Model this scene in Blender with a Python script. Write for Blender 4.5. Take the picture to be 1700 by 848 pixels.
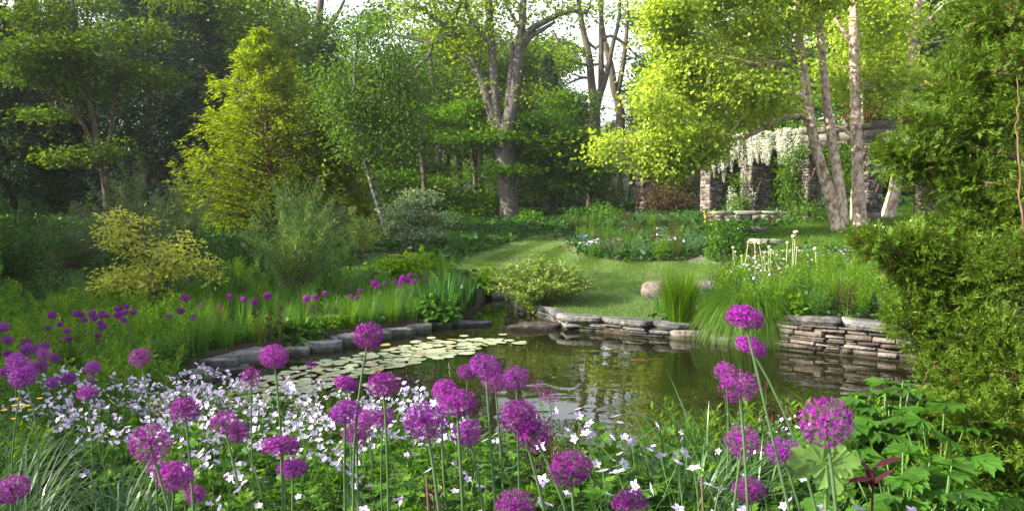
import bpy, math, random
import numpy as np
from mathutils import Vector
R = math.radians
sc = bpy.context.scene
for o in list(bpy.data.objects): bpy.data.objects.remove(o)
col = sc.collection

# ---------------------------------------------------------------- camera
EYE = 1.9                      # height above the water (about 1.55 m above the bed the photographer stands in)
PITCH = math.atan(104/1400)
cam = bpy.data.cameras.new('camera'); cam.sensor_width = 36; cam.lens = 36*1400/1700
cam.clip_start = 0.05; cam.clip_end = 3000
camo = bpy.data.objects.new('camera', cam); col.objects.link(camo)
camo.location = (0, 0, EYE); camo.rotation_euler = (R(90)-PITCH, 0, 0)
sc.camera = camo

# ---------------------------------------------------------------- light
SUN_EL, SUN_AZ = 30.0, 195.0   # azimuth of the sun, degrees counter-clockwise from +X (180 = straight from the left)
sdir = Vector((math.cos(R(SUN_EL))*math.cos(R(SUN_AZ)), math.cos(R(SUN_EL))*math.sin(R(SUN_AZ)), math.sin(R(SUN_EL))))
world = bpy.data.worlds.new('World'); sc.world = world; world.use_nodes = True
wn = world.node_tree.nodes; wl = world.node_tree.links
bg = wn['Background']; bg.inputs[1].default_value = 0.15
sky = wn.new('ShaderNodeTexSky'); sky.sky_type = 'NISHITA'; sky.sun_disc = False
sky.sun_elevation = R(SUN_EL); sky.sun_rotation = math.atan2(sdir.x, sdir.y)
sky.air_density = 1.0; sky.dust_density = 3.0; sky.ozone_density = 1.0
hs = wn.new('ShaderNodeHueSaturation'); hs.inputs['Saturation'].default_value = 0.3   # thin white haze over the whole sky
wl.new(sky.outputs[0], hs.inputs['Color']); wl.new(hs.outputs[0], bg.inputs[0])
sun = bpy.data.lights.new('sun', 'SUN'); sun.energy = 5.0; sun.angle = R(0.5); sun.color = (1.0, 0.89, 0.69)
suno = bpy.data.objects.new('sun', sun); col.objects.link(suno)
suno.rotation_euler = (-sdir).to_track_quat('-Z', 'Y').to_euler()
vs = sc.view_settings
vs.view_transform = 'Standard'; vs.look = 'None'; vs.gamma = 1; vs.use_curve_mapping = False
vs.exposure = 1.8
cy = sc.cycles
cy.max_bounces = 7; cy.diffuse_bounces = 4; cy.glossy_bounces = 3; cy.transmission_bounces = 4; cy.transparent_max_bounces = 4
cy.caustics_reflective = False; cy.caustics_refractive = False
cy.sample_clamp_indirect = 6
cy.use_denoising = True

# ---------------------------------------------------------------- placing: photo pixel + distance -> point in the garden
CT, ST = math.cos(PITCH), math.sin(PITCH)
def ray(px, py):
    a = (px-850)/1400.0; b = (424-py)/1400.0
    return a, CT+b*ST, -ST+b*CT
def W(px, py, y):
    a, dy, dz = ray(px, py); t = y/dy
    return np.array((a*t, y, EYE+dz*t))
def onplane(px, py, z=0.0):
    a, dy, dz = ray(px, py); t = (z-EYE)/dz
    return np.array((a*t, dy*t, z))
def G(px, py, ymax=120):
    """where the line of sight meets the terrain"""
    a, dy, dz = ray(px, py)
    ts = np.linspace(2, ymax, 2400)
    z = EYE+dz*ts - hgt(a*ts, dy*ts)
    k = np.nonzero(z < 0)[0]
    t = ts[k[0]] if len(k) else ymax
    return np.array((a*t, dy*t, float(hgt(np.array([a*t]), np.array([dy*t]))[0])))
def gz(x, y): return float(hgt(np.array([x], float), np.array([y], float))[0])

# ---------------------------------------------------------------- terrain
def sstep(a, b, x):
    t = np.clip((x-a)/(b-a), 0, 1); return t*t*(3-2*t)
def waves(x, y, f, s=0.0):
    return (np.sin(x*f+s)+np.sin(y*f*1.13+s*2.1)+np.sin((x+y)*f*.71+s*.7)+np.sin((x-y)*f*.83+s*1.9))/4
POND_PX = [(285,662),(318,628),(360,612),(402,603),(480,587),(560,574),(640,560),(700,549),(745,541),(782,524),(800,506),(815,492),
           (838,490),(846,506),(868,518),(905,530),(925,545),(985,551),(1040,557),(1110,560),(1170,562),(1240,573),(1310,580),(1400,590),(1500,600),(1600,612)]
POND = [onplane(*p)[:2] for p in POND_PX]
POND += [np.array(p) for p in [(6.6,8.9),(5.6,7.6),(4.2,6.6),(2.9,5.95),(1.5,5.5),(0.2,5.35),(-1.0,5.6),(-2.1,6.2)]]
POND = np.array(POND)
def poly_sd(x, y, P):
    """signed distance to polygon P, negative inside"""
    x = np.asarray(x, float).ravel(); y = np.asarray(y, float).ravel()
    d = np.full(x.shape, 1e9); ins = np.zeros(x.shape, bool)
    for i in range(len(P)):
        a, b = P[i], P[(i+1) % len(P)]
        e = b-a; l2 = e@e
        t = np.clip(((x-a[0])*e[0]+(y-a[1])*e[1])/l2, 0, 1)
        d = np.minimum(d, np.hypot(x-a[0]-t*e[0], y-a[1]-t*e[1]))
        c = ((a[1] > y) != (b[1] > y)) & (x < (b[0]-a[0])*(y-a[1])/(b[1]-a[1]+1e-12)+a[0])
        ins ^= c
    return np.where(ins, -d, d)
def land(x, y):
    z = 0.15 + 0.21*sstep(7.0, 3.0, y)
    z = z + 0.018*np.clip(y-11.5, 0, 34)
    z = z + 0.24*sstep(2.1, 3.3, x)*sstep(15.0, 12.0, y)*sstep(8.6, 9.6, y)*sstep(9.5, 6.5, x)
    z = z + 0.36*sstep(3, 9, x)*sstep(15, 24, y) + 0.05*np.clip(x-8.5, 0, 30)*sstep(14, 24, y)
    z = z + 0.05*np.clip(-x-14, 0, 60)*sstep(10, 30, y)
    z = z + 0.05*np.clip(y-48, 0, 400)
    z = z + 0.03*waves(x, y, 1.7)*sstep(0.5, 3, np.abs(x)+y*0.2)
    return z
def hgt(x, y):
    x = np.asarray(x, float); y = np.asarray(y, float)
    z = land(x, y)
    m = (np.abs(x) < 10) & (y > 4) & (y < 20)
    if m.any():
        sd = poly_sd(x[m], y[m], POND)
        z[m] = np.where(sd < 0.1, np.maximum(-0.55, -0.55+(z[m]+0.55)*sstep(-0.12, 0.1, sd)), z[m])
    return z

# ---------------------------------------------------------------- mesh building
class MB:
    def __init__(s): s.v = []; s.f = {3: [], 4: []}; s.m = {3: [], 4: []}; s.n = 0
    def add(s, v, f, mat=0):
        v = np.asarray(v, np.float32).reshape(-1, 3); f = np.asarray(f, np.int64)
        if not len(f): return
        k = f.shape[1]
        s.v.append(v); s.f[k].append(f+s.n); s.m[k].append(np.full(len(f), mat, np.int32)); s.n += len(v)
    def build(s, name, mats, smooth=False):
        me = bpy.data.meshes.new(name)
        if s.n:
            v = np.concatenate(s.v)
            fs = [(k, np.concatenate(s.f[k]), np.concatenate(s.m[k])) for k in (3, 4) if s.f[k]]
            loops = np.concatenate([f.ravel() for _, f, _ in fs]).astype(np.int32)
            tot = np.concatenate([np.full(len(f), k, np.int32) for k, f, _ in fs])
            start = np.concatenate([[0], np.cumsum(tot)[:-1]]).astype(np.int32)
            me.vertices.add(len(v)); me.vertices.foreach_set('co', v.ravel())
            me.loops.add(len(loops)); me.loops.foreach_set('vertex_index', loops)
            me.polygons.add(len(tot)); me.polygons.foreach_set('loop_start', start); me.polygons.foreach_set('loop_total', tot)
            me.polygons.foreach_set('material_index', np.concatenate([m for _, _, m in fs]))
            if smooth: me.polygons.foreach_set('use_smooth', np.ones(len(tot), bool))
            me.update(calc_edges=True)
        for m in (mats if isinstance(mats, (list, tuple)) else [mats]): me.materials.append(m)
        return me
    def obj(s, name, mats, parent=None, smooth=False, loc=None, **props):
        return put(name, s.build(name, mats, smooth), parent, loc, **props)
def put(name, me, parent=None, loc=None, rz=None, sca=None, **props):
    o = bpy.data.objects.new(name, me); col.objects.link(o)
    if parent is not None: o.parent = parent
    if loc is not None: o.location = [float(c) for c in loc]
    if rz is not None: o.rotation_euler = (0, 0, rz)
    if sca is not None: o.scale = sca if hasattr(sca, '__len__') else (sca,)*3
    for k, v in props.items(): o[k] = v
    return o
def thing(name, label, cat, loc=(0,0,0), rz=0.0, group=None, sca=1.0):
    """an Empty at the thing's base that parents its parts"""
    o = put(name, None, None, loc, rz, sca, label=label, category=cat)
    o.empty_display_size = 0.1
    if group: o['group'] = group
    return o
def single(name, me, label, cat, loc=(0,0,0), rz=0.0, group=None, sca=1.0, **kw):
    """a thing that is one mesh"""
    o = put(name, me, None, loc, rz, sca, label=label, category=cat, **kw)
    if group: o['group'] = group
    return o
def structure(name, me, **kw): return put(name, me, None, None, kind='structure', **kw)

def nrm(a): return a/np.maximum(np.linalg.norm(a, axis=-1, keepdims=True), 1e-9)
def leaves(mb, C, D, N, L, Wd, mat=0, fold=0.25, oval=False):
    """leaf blades: base C, direction D, upper side about N"""
    n = len(C)
    if n == 0: return
    D = nrm(D); S = nrm(np.cross(D, N)); U = np.cross(S, D)
    L = np.broadcast_to(np.asarray(L, float), (n,))[:, None]; Wd = np.broadcast_to(np.asarray(Wd, float), (n,))[:, None]
    if not oval:
        V = np.stack([C, C+D*L*.45+S*Wd*.5+U*Wd*fold, C+D*L, C+D*L*.45-S*Wd*.5+U*Wd*fold], 1)
        i = np.arange(n)[:, None]*4
        F = np.concatenate([i+np.array([[0,1,2]]), i+np.array([[0,2,3]])])
    else:
        V = np.stack([C, C+D*L*.3+S*Wd*.5+U*Wd*fold, C+D*L*.72+S*Wd*.38+U*Wd*fold*.6, C+D*L-U*L*.06,
                      C+D*L*.72-S*Wd*.38+U*Wd*fold*.6, C+D*L*.3-S*Wd*.5+U*Wd*fold], 1)
        i = np.arange(n)[:, None]*6
        F = np.concatenate([i+np.array([[0,1,2,3]]), i+np.array([[0,3,4,5]])])
    mb.add(V.reshape(-1, 3), F, mat)
def tube(mb, P, r, sides=6, mat=0, cap=False):
    P = np.asarray(P, float); k = len(P); r = np.broadcast_to(np.asarray(r, float), (k,))
    T = nrm(np.gradient(P, axis=0))
    ref = np.array([0.31, 0.95, 0.05]) if abs(T[0][2]) > .6 else np.array([0, 0, 1.0])
    A = nrm(np.cross(T, ref)); B = np.cross(T, A)
    ang = np.arange(sides)*2*math.pi/sides
    V = P[:, None]+r[:, None, None]*(A[:, None]*np.cos(ang)[None, :, None]+B[:, None]*np.sin(ang)[None, :, None])
    i = np.arange(k-1)[:, None]*sides; j = np.arange(sides)[None, :]; j2 = (j+1) % sides
    F = np.stack([i+j, i+j2, i+sides+j2, i+sides+j], -1).reshape(-1, 4)
    mb.add(V.reshape(-1, 3), F, mat)
    if cap:
        c = np.concatenate([V[-1], P[-1:]+T[-1:]*r[-1]*.3])
        mb.add(c, np.array([[a, (a+1) % sides, sides] for a in range(sides)]), mat)
def thintubes(mb, A, B, r0, r1, mat=0):
    """many straight three-sided twigs"""
    n = len(A)
    if n == 0: return
    T = nrm(B-A); X = nrm(np.cross(T, np.array([0.3, 0.5, 0.81]))); Y = np.cross(T, X)
    r0 = np.broadcast_to(np.asarray(r0, float), (n,))[:, None]; r1 = np.broadcast_to(np.asarray(r1, float), (n,))[:, None]
    V = []
    for P, r in ((A, r0), (B, r1)):
        for k in range(3):
            a = k*2.0944; V.append(P+r*(X*math.cos(a)+Y*math.sin(a)))
    V = np.stack(V, 1); i = np.arange(n)[:, None]*6
    F = np.concatenate([i+np.array([[k, (k+1) % 3, 3+(k+1) % 3, 3+k]]) for k in range(3)])
    mb.add(V.reshape(-1, 3), F, mat)
def blades(mb, B, az, H, lean, Wd, seg=4, mat=0, power=1.7, droop=0.0, twist=0.0, tip=1.4, fold=0.0):
    """grass and sword leaves: ribbons from B that rise H and bend over by lean towards az"""
    n = len(B)
    if n == 0: return
    H = np.broadcast_to(np.asarray(H, float), (n,)); lean = np.broadcast_to(np.asarray(lean, float), (n,)); Wd = np.broadcast_to(np.asarray(Wd, float), (n,))
    droop = np.broadcast_to(np.asarray(droop, float), (n,))
    dx, dy = np.cos(az), np.sin(az)
    sa = az+math.pi/2+twist*np.sin(np.arange(n)*2.399)
    sx, sy = np.cos(sa), np.sin(sa)
    t = np.linspace(0, 1, seg+1)
    V = []
    for q in t:
        p = B + np.stack([dx*lean*q**power, dy*lean*q**power, H*(q-droop*q**2.6)], 1)
        w = Wd*(0.55+0.45*min(1, q*4))*max(1-q**tip, 0.03)*.5
        s = np.stack([sx*w, sy*w, np.zeros(n)], 1)
        V += [p-s, p+s]
    V = np.stack(V, 1); i = np.arange(n)[:, None]*(2*seg+2)
    F = np.concatenate([i+np.array([[2*k, 2*k+1, 2*k+3, 2*k+2]]) for k in range(seg)])
    mb.add(V.reshape(-1, 3), F, mat)
def rock(mb, c, s, seed, rough=0.18, top=None, mat=0, sub=7, rz=0.0, sq=3.0):
    """a worn slab or boulder: rounded box grown on a sphere, then broken up"""
    rs = np.random.RandomState(seed)
    nu, nv = sub*3, sub*2
    u = np.linspace(0, 2*math.pi, nu, endpoint=False); v = np.linspace(-math.pi/2, math.pi/2, nv)
    uu, vv = np.meshgrid(u, v)
    def sp(a): return np.sign(a)*np.abs(a)**(2.0/sq)
    X = sp(np.cos(vv))*sp(np.cos(uu)); Y = sp(np.cos(vv))*sp(np.sin(uu)); Z = sp(np.sin(vv))
    P = np.stack([X, Y, Z], -1)
    k = rs.uniform(1.2, 3.2, (7, 3)); ph = rs.uniform(0, 6.28, 7)
    d = sum(np.sin(P@k[i]*(1+i*.45)+ph[i])/(1+i*.6) for i in range(7))
    P = P*(1+rough*d[..., None]*.5)
    if top is not None: P[..., 2] = np.minimum(P[..., 2], top+0.06*np.sin(P[..., 0]*4+ph[0])+0.05*np.sin(P[..., 1]*5+ph[1]))
    P = P*np.asarray(s)*.5
    c_, s_ = math.cos(rz), math.sin(rz)
    P = np.stack([P[..., 0]*c_-P[..., 1]*s_, P[..., 0]*s_+P[..., 1]*c_, P[..., 2]], -1)+np.asarray(c)
    i = np.arange(nv-1)[:, None]*nu; j = np.arange(nu)[None, :]; j2 = (j+1) % nu
    F = np.stack([i+j, i+j2, i+nu+j2, i+nu+j], -1).reshape(-1, 4)
    mb.add(P.reshape(-1, 3), F, mat)
def bez(a, b, c, n=7):
    t = np.linspace(0, 1, n)[:, None]
    return (1-t)**2*np.asarray(a)+2*t*(1-t)*np.asarray(b)+t*t*np.asarray(c)
def spline(P, n=16):
    P = np.asarray(P, float); k = len(P); t = np.linspace(0, k-1, n); out = []
    for q in t:
        i = min(int(q), k-2); u = q-i
        p0, p1, p2, p3 = P[max(i-1, 0)], P[i], P[i+1], P[min(i+2, k-1)]
        out.append(.5*((2*p1)+(p2-p0)*u+(2*p0-5*p1+4*p2-p3)*u*u+(3*p1-p0-3*p2+p3)*u**3))
    return np.array(out)
def vn(P, f, s=0.0):
    x, y, z = P[:, 0]*f, P[:, 1]*f, P[:, 2]*f
    return (np.sin(x*1.3+s+np.sin(y*1.1+s))+np.sin(y*1.2+s*1.7+np.sin(z*1.4))+np.sin(z*1.5+s*.6+np.sin(x*.9+s)))/3

# ---------------------------------------------------------------- materials
def newmat(name):
    m = bpy.data.materials.new(name); m.use_nodes = True
    nt = m.node_tree; p = nt.nodes['Principled BSDF']
    return m, nt, p
def N(nt, t, **kw):
    n = nt.nodes.new(t)
    for k, v in kw.items(): setattr(n, k, v)
    return n
def ramp(nt, fac, stops):
    r = N(nt, 'ShaderNodeValToRGB'); e = r.color_ramp.elements
    while len(e) < len(stops): e.new(0.5)
    for el, (p, c) in zip(e, stops): el.position = p; el.color = (*c, 1)
    nt.links.new(fac, r.inputs[0]); return r
LEAF = {}
def leafmat(name, c1, c2, c3=None, trans=0.4, tcol=None, rough=0.5, spec=0.22, vary=0.25):
    """foliage: every leaf its own tone between c1 and c2 (a few c3), light passing through the blade"""
    if name in LEAF: return LEAF[name]
    m, nt, p = newmat(name); L = nt.links
    g = N(nt, 'ShaderNodeNewGeometry'); oi = N(nt, 'ShaderNodeObjectInfo')
    st = [(0.0, c1), (0.82, c2), (1.0, c3 or c2)]
    r = ramp(nt, g.outputs['Random Per Island'], st)
    tx = N(nt, 'ShaderNodeTexCoord'); nz = N(nt, 'ShaderNodeTexNoise'); nz.inputs['Scale'].default_value = 0.9; nz.inputs['Detail'].default_value = 3
    L.new(tx.outputs['Object'], nz.inputs['Vector'])
    ad = N(nt, 'ShaderNodeMath', operation='ADD'); L.new(nz.outputs[0], ad.inputs[0]); L.new(oi.outputs['Random'], ad.inputs[1])
    mr = N(nt, 'ShaderNodeMapRange'); mr.inputs['From Min'].default_value = 0.35; mr.inputs['From Max'].default_value = 1.65
    mr.inputs['To Min'].default_value = 1-vary; mr.inputs['To Max'].default_value = 1+vary; L.new(ad.outputs[0], mr.inputs['Value'])
    h = N(nt, 'ShaderNodeHueSaturation'); L.new(r.outputs[0], h.inputs['Color']); L.new(mr.outputs[0], h.inputs['Value']); h.inputs['Saturation'].default_value = 1.14
    L.new(h.outputs[0], p.inputs['Base Color']); p.inputs['Roughness'].default_value = rough; p.inputs['Specular IOR Level'].default_value = spec
    if trans > 0:
        t = N(nt, 'ShaderNodeBsdfTranslucent'); mx = N(nt, 'ShaderNodeMixShader'); mx.inputs[0].default_value = trans
        hx = N(nt, 'ShaderNodeMix', data_type='RGBA', blend_type='MULTIPLY'); hx.inputs['Factor'].default_value = 1
        L.new(h.outputs[0], hx.inputs[6]); hx.inputs[7].default_value = (*(tcol or (1.7, 1.5, .55)), 1)
        L.new(hx.outputs[2], t.inputs[0])
        L.new(p.outputs[0], mx.inputs[1]); L.new(t.outputs[0], mx.inputs[2]); L.new(mx.outputs[0], nt.nodes['Material Output'].inputs[0])
    LEAF[name] = m
    return m
def roughmat(name, stops, scale=4.0, detail=6, rough=0.85, bump=0.3, stretch=(1,1,1), spec=0.25, bscale=None, coord='Object', rpi=0.0, bdist=0.02, moss=None):
    """stone, bark, soil: mottled colour from noise plus bump"""
    m, nt, p = newmat(name); L = nt.links
    tx = N(nt, 'ShaderNodeTexCoord'); mp = N(nt, 'ShaderNodeMapping'); mp.inputs['Scale'].default_value = stretch
    L.new(tx.outputs[coord], mp.inputs[0])
    nz = N(nt, 'ShaderNodeTexNoise'); nz.inputs['Scale'].default_value = scale; nz.inputs['Detail'].default_value = detail; nz.inputs['Roughness'].default_value = .62
    L.new(mp.outputs[0], nz.inputs['Vector'])
    fac = nz.outputs[0]
    if rpi:
        g = N(nt, 'ShaderNodeNewGeometry'); ad = N(nt, 'ShaderNodeMath', operation='MULTIPLY_ADD'); ad.inputs[1].default_value = rpi
        sb = N(nt, 'ShaderNodeMath', operation='SUBTRACT'); sb.inputs[1].default_value = .5
        oi = N(nt, 'ShaderNodeObjectInfo'); a2 = N(nt, 'ShaderNodeMath', operation='ADD'); L.new(oi.outputs['Random'], a2.inputs[0]); L.new(g.outputs['Random Per Island'], a2.inputs[1])
        fr = N(nt, 'ShaderNodeMath', operation='FRACT'); L.new(a2.outputs[0], fr.inputs[0])
        L.new(fr.outputs[0], sb.inputs[0]); L.new(sb.outputs[0], ad.inputs[0]); L.new(fac, ad.inputs[2]); fac = ad.outputs[0]
    r = ramp(nt, fac, stops); colr = r.outputs[0]
    if moss:
        n3 = N(nt, 'ShaderNodeTexNoise'); n3.inputs['Scale'].default_value = 3.1; n3.inputs['Detail'].default_value = 7; n3.inputs['Roughness'].default_value = .7
        g2 = N(nt, 'ShaderNodeNewGeometry'); L.new(g2.outputs['Position'], n3.inputs['Vector'])
        mk = ramp(nt, n3.outputs[0], [(moss, (0,0,0)), (moss+.09, (1,1,1))])
        mm = N(nt, 'ShaderNodeMix', data_type='RGBA'); L.new(mk.outputs[0], mm.inputs[0]); L.new(colr, mm.inputs[6]); mm.inputs[7].default_value = (.045,.058,.02,1); colr = mm.outputs[2]
        sx = N(nt, 'ShaderNodeSeparateXYZ'); L.new(g2.outputs['Position'], sx.inputs[0])       # wet, algae-dark band at the waterline
        wz = N(nt, 'ShaderNodeMath', operation='MULTIPLY_ADD'); wz.inputs[1].default_value = .09; L.new(n3.outputs[0], wz.inputs[0]); wz.inputs[2].default_value = -.045
        za = N(nt, 'ShaderNodeMath', operation='ADD'); L.new(sx.outputs[2], za.inputs[0]); L.new(wz.outputs[0], za.inputs[1])
        wr = ramp(nt, za.outputs[0], [(.03, (.3,.32,.25)), (.065, (1,1,1))])
        m3 = N(nt, 'ShaderNodeMix', data_type='RGBA', blend_type='MULTIPLY'); m3.inputs[0].default_value = 1; L.new(colr, m3.inputs[6]); L.new(wr.outputs[0], m3.inputs[7]); colr = m3.outputs[2]
    L.new(colr, p.inputs['Base Color'])
    n2 = N(nt, 'ShaderNodeTexNoise'); n2.inputs['Scale'].default_value = bscale or scale*3; n2.inputs['Detail'].default_value = 8; L.new(mp.outputs[0], n2.inputs['Vector'])
    b = N(nt, 'ShaderNodeBump'); b.inputs['Strength'].default_value = bump; b.inputs['Distance'].default_value = bdist
    L.new(n2.outputs[0], b.inputs['Height']); L.new(b.outputs[0], p.inputs['Normal'])
    p.inputs['Roughness'].default_value = rough; p.inputs['Specular IOR Level'].default_value = spec
    return m
BARK_DARK = roughmat('dark_bark', [(0.3,(.03,.024,.018)),(0.55,(.07,.058,.045)),(0.8,(.12,.10,.08))], 5, stretch=(3,3,.6), bump=.7)
BARK_GREY = roughmat('furrowed_grey_bark', [(0.3,(.036,.032,.030)),(0.5,(.098,.09,.085)),(0.75,(.175,.163,.155))], 5, stretch=(4,4,.35), bump=1.0, bdist=.06)
BARK_BIRCH = roughmat('birch_bark', [(0.42,(.03,.03,.026)),(0.54,(.11,.11,.10)),(0.72,(.26,.26,.24))], 5, stretch=(1,1,2.5), bump=.3)
BARK_SYC = roughmat('flaking_sycamore_bark', [(0.34,(.11,.066,.045)),(0.42,(.22,.148,.11)),(0.5,(.33,.255,.20)),(0.62,(.48,.43,.36))], 9.0, stretch=(1,1,.7), bump=.5, detail=6)
BARK_RED = roughmat('peeling_reddish_bark', [(0.3,(.045,.025,.017)),(0.5,(.11,.065,.045)),(0.75,(.19,.135,.10))], 12, stretch=(1,1,.3), bump=.5, bdist=.004)
TWIG = roughmat('twig_bark', [(0.3,(.05,.035,.022)),(0.7,(.14,.1,.065))], 20, bump=.3, bdist=.004)
SOIL = roughmat('leaf_mould_soil', [(0.3,(.012,.009,.006)),(0.55,(.03,.022,.014)),(0.8,(.06,.043,.028))], 3.5, bump=.6, coord='Object')
STONE = roughmat('bluestone', [(0.28,(.03,.031,.034)),(0.48,(.085,.087,.094)),(0.62,(.14,.138,.14)),(0.8,(.21,.20,.19))], 7, bump=.9, rpi=.3, bdist=.03, detail=9, moss=.55)
STONE_RED = roughmat('ruddy_sandstone', [(0.22,(.028,.023,.022)),(0.45,(.076,.063,.055)),(0.6,(.115,.098,.087)),(0.85,(.17,.158,.146))], 9, bump=.9, rpi=.55, bdist=.025, detail=9, moss=.6)
STONE_PALE = roughmat('pale_flagstone', [(0.3,(.11,.10,.088)),(0.5,(.21,.195,.175)),(0.75,(.31,.295,.27))], 5, bump=.4, rpi=.1, bdist=.01)
GRANITE = roughmat('pink_granite', [(0.3,(.05,.042,.036)),(0.5,(.115,.096,.085)),(0.7,(.19,.168,.152))], 7, bump=.7, bdist=.03, moss=.57)
STONE_PILLAR = roughmat('fieldstone', [(0.25,(.03,.026,.024)),(0.45,(.08,.068,.06)),(0.62,(.125,.108,.098)),(0.8,(.2,.185,.17))], 4, bump=.5, rpi=.55, bdist=.015)
BEAM = roughmat('weathered_beam', [(0.3,(.07,.06,.05)),(0.55,(.15,.135,.12)),(0.8,(.25,.23,.21))], 3, stretch=(1,1,6), bump=.4)
# ================================================================ ground, lawn, water
def axis(lo, hi, a, b, fine, grow=1.16):
    xs = list(np.arange(a, b+1e-6, fine)); s = fine
    while xs[-1] < hi: s = min(s*grow, 25); xs.append(xs[-1]+s)
    s = fine
    while xs[0] > lo: s = min(s*grow, 25); xs.insert(0, xs[0]-s)
    return np.array(xs)
def sheet(name, xs, ys, zf, mats, keep=None, smooth=True):
    X, Y = np.meshgrid(xs, ys); Z = zf(X.ravel(), Y.ravel())
    V = np.stack([X.ravel(), Y.ravel(), Z], 1); nx = len(xs)
    i = np.arange(len(ys)-1)[:, None]*nx; j = np.arange(nx-1)[None, :]
    F = np.stack([i+j, i+j+1, i+nx+j+1, i+nx+j], -1).reshape(-1, 4)
    if keep is not None:
        c = V[F].mean(1); F = F[keep(c[:, 0], c[:, 1])]
        used, inv = np.unique(F, return_inverse=True); V = V[used]; F = inv.reshape(-1, 4)
    mb = MB(); mb.add(V, F)
    return mb.build(name, mats, smooth)
structure('ground', sheet('ground', axis(-150, 150, -8, 8, .1), axis(-30, 190, 3, 20, .1), hgt, [SOIL]))

# lawn: from the pond edge up to the big tree, narrowing to the left
LAWN = np.array([(x, y) for x, y, _ in [G(*p) for p in
        [(918,536),(880,505),(850,498),(822,478),(800,465),(752,447),(745,440),(800,420),(860,400),(905,385),(922,380),(938,388),(948,412),(985,430),(1040,437),
         (1100,437),(1160,433),(1195,425),(1215,438),(1208,460),(1190,478),(1150,500),(1110,510),(1105,533),(1030,534),(985,530),(950,527)]]])
m, nt, p = newmat('mown_grass'); L = nt.links
tx = N(nt, 'ShaderNodeTexCoord'); mp = N(nt, 'ShaderNodeMapping'); L.new(tx.outputs['Object'], mp.inputs[0])
wv = N(nt, 'ShaderNodeTexWave', wave_type='RINGS', rings_direction='SPHERICAL', wave_profile='SIN'); wv.inputs['Scale'].default_value = .22; wv.inputs['Distortion'].default_value = .6; wv.inputs['Detail'].default_value = 1
mp.inputs['Location'].default_value = (-16.0, -13.0, 0)       # mowing lanes swing round the border bed
L.new(mp.outputs[0], wv.inputs[0])
r = ramp(nt, wv.outputs[1], [(0.3, (.038,.080,.021)), (0.7, (.040,.083,.022))])
nz = N(nt, 'ShaderNodeTexNoise'); nz.inputs['Scale'].default_value = 9; nz.inputs['Detail'].default_value = 8; L.new(tx.outputs['Object'], nz.inputs[0])
mx = N(nt, 'ShaderNodeMix', data_type='RGBA', blend_type='OVERLAY'); mx.inputs[0].default_value = .8; L.new(r.outputs[0], mx.inputs[6]); L.new(nz.outputs[0], mx.inputs[7])
L.new(mx.outputs[2], p.inputs[0]); p.inputs['Roughness'].default_value = .8
n2 = N(nt, 'ShaderNodeTexNoise'); n2.inputs['Scale'].default_value = 60; n2.inputs['Detail'].default_value = 5; L.new(tx.outputs['Object'], n2.inputs[0])
b = N(nt, 'ShaderNodeBump'); b.inputs['Strength'].default_value = .9; b.inputs['Distance'].default_value = .03; L.new(n2.outputs[0], b.inputs['Height']); L.new(b.outputs[0], p.inputs['Normal'])
LAWNMAT = m
lx = LAWN[:, 0]; ly = LAWN[:, 1]
structure('lawn', sheet('lawn', np.arange(lx.min()-.1, lx.max()+.1, .12), np.arange(ly.min()-.1, ly.max()+.1, .12), lambda x, y: hgt(x, y)+.012, [LAWNMAT], lambda x, y: poly_sd(x, y, LAWN) < 0))
# the blades of the near lawn
rs = np.random.RandomState(3)
GRASS = leafmat('lawn_blade', (.065,.125,.03), (.12,.195,.055), (.2,.24,.10), trans=.45)
q = rs.uniform((lx.min(), ly.min()), (lx.max(), ly.max()), (330000, 2))
q = q[(poly_sd(q[:, 0], q[:, 1], LAWN) < .05) & (poly_sd(q[:, 0], q[:, 1], POND) > .12)]
q = q[rs.rand(len(q)) < np.clip(1.5-(q[:, 1]-11)*.075, .3, 1)]
mb = MB(); n = len(q)
far = np.clip(q[:, 1]/14, 1, 2.6)
BORD = np.array([G(*p)[:2] for p in [(948,392),(962,420),(1000,432),(1100,434),(1150,428),(1200,404),(1190,380),(1080,366),(1000,368),(950,378)]])
LEDGE = np.array([G(*p)[:2] for p in [(745,440),(800,420),(860,400),(905,385)]])
lane = np.sin(np.abs(poly_sd(q[:, 0], q[:, 1], np.r_[LEDGE, LEDGE[::-1]+1e-3]))*math.pi/.55)+rs.normal(size=n)*(.38+2.5*sstep(20, 15.0, q[:, 1])) > 0        # mowing lanes: the blades lie one way, then the other
worn = waves(q[:, 0], q[:, 1], 2.3, 1.0)+.6*waves(q[:, 0], q[:, 1], 6.1, 2.0)
az = np.where(lane, 1.2, 4.4)+rs.normal(size=n)*.7
for mi, sel in enumerate((lane & (worn < .62), ~lane & (worn < .62), worn >= .62)):
    k = int(sel.sum())
    blades(mb, np.stack([q[sel, 0], q[sel, 1], hgt(q[sel, 0], q[sel, 1])+.005], 1), az[sel], rs.uniform(.025, .06, k)*(.6 if mi == 2 else 1), rs.uniform(.01, .045, k), .006*far[sel], seg=2, mat=mi)
GRASS2 = leafmat('lawn_blade_against_the_lane', (.056,.112,.026), (.104,.175,.047), (.18,.22,.09), trans=.45)
GRASS3 = leafmat('worn_lawn_blade', (.08,.12,.04), (.15,.18,.075), (.25,.23,.13), trans=.4)
put('grass', mb.build('grass', [GRASS, GRASS2, GRASS3]), kind='stuff', label='short mown grass of the lawn beside the pond', category='grass')
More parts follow.
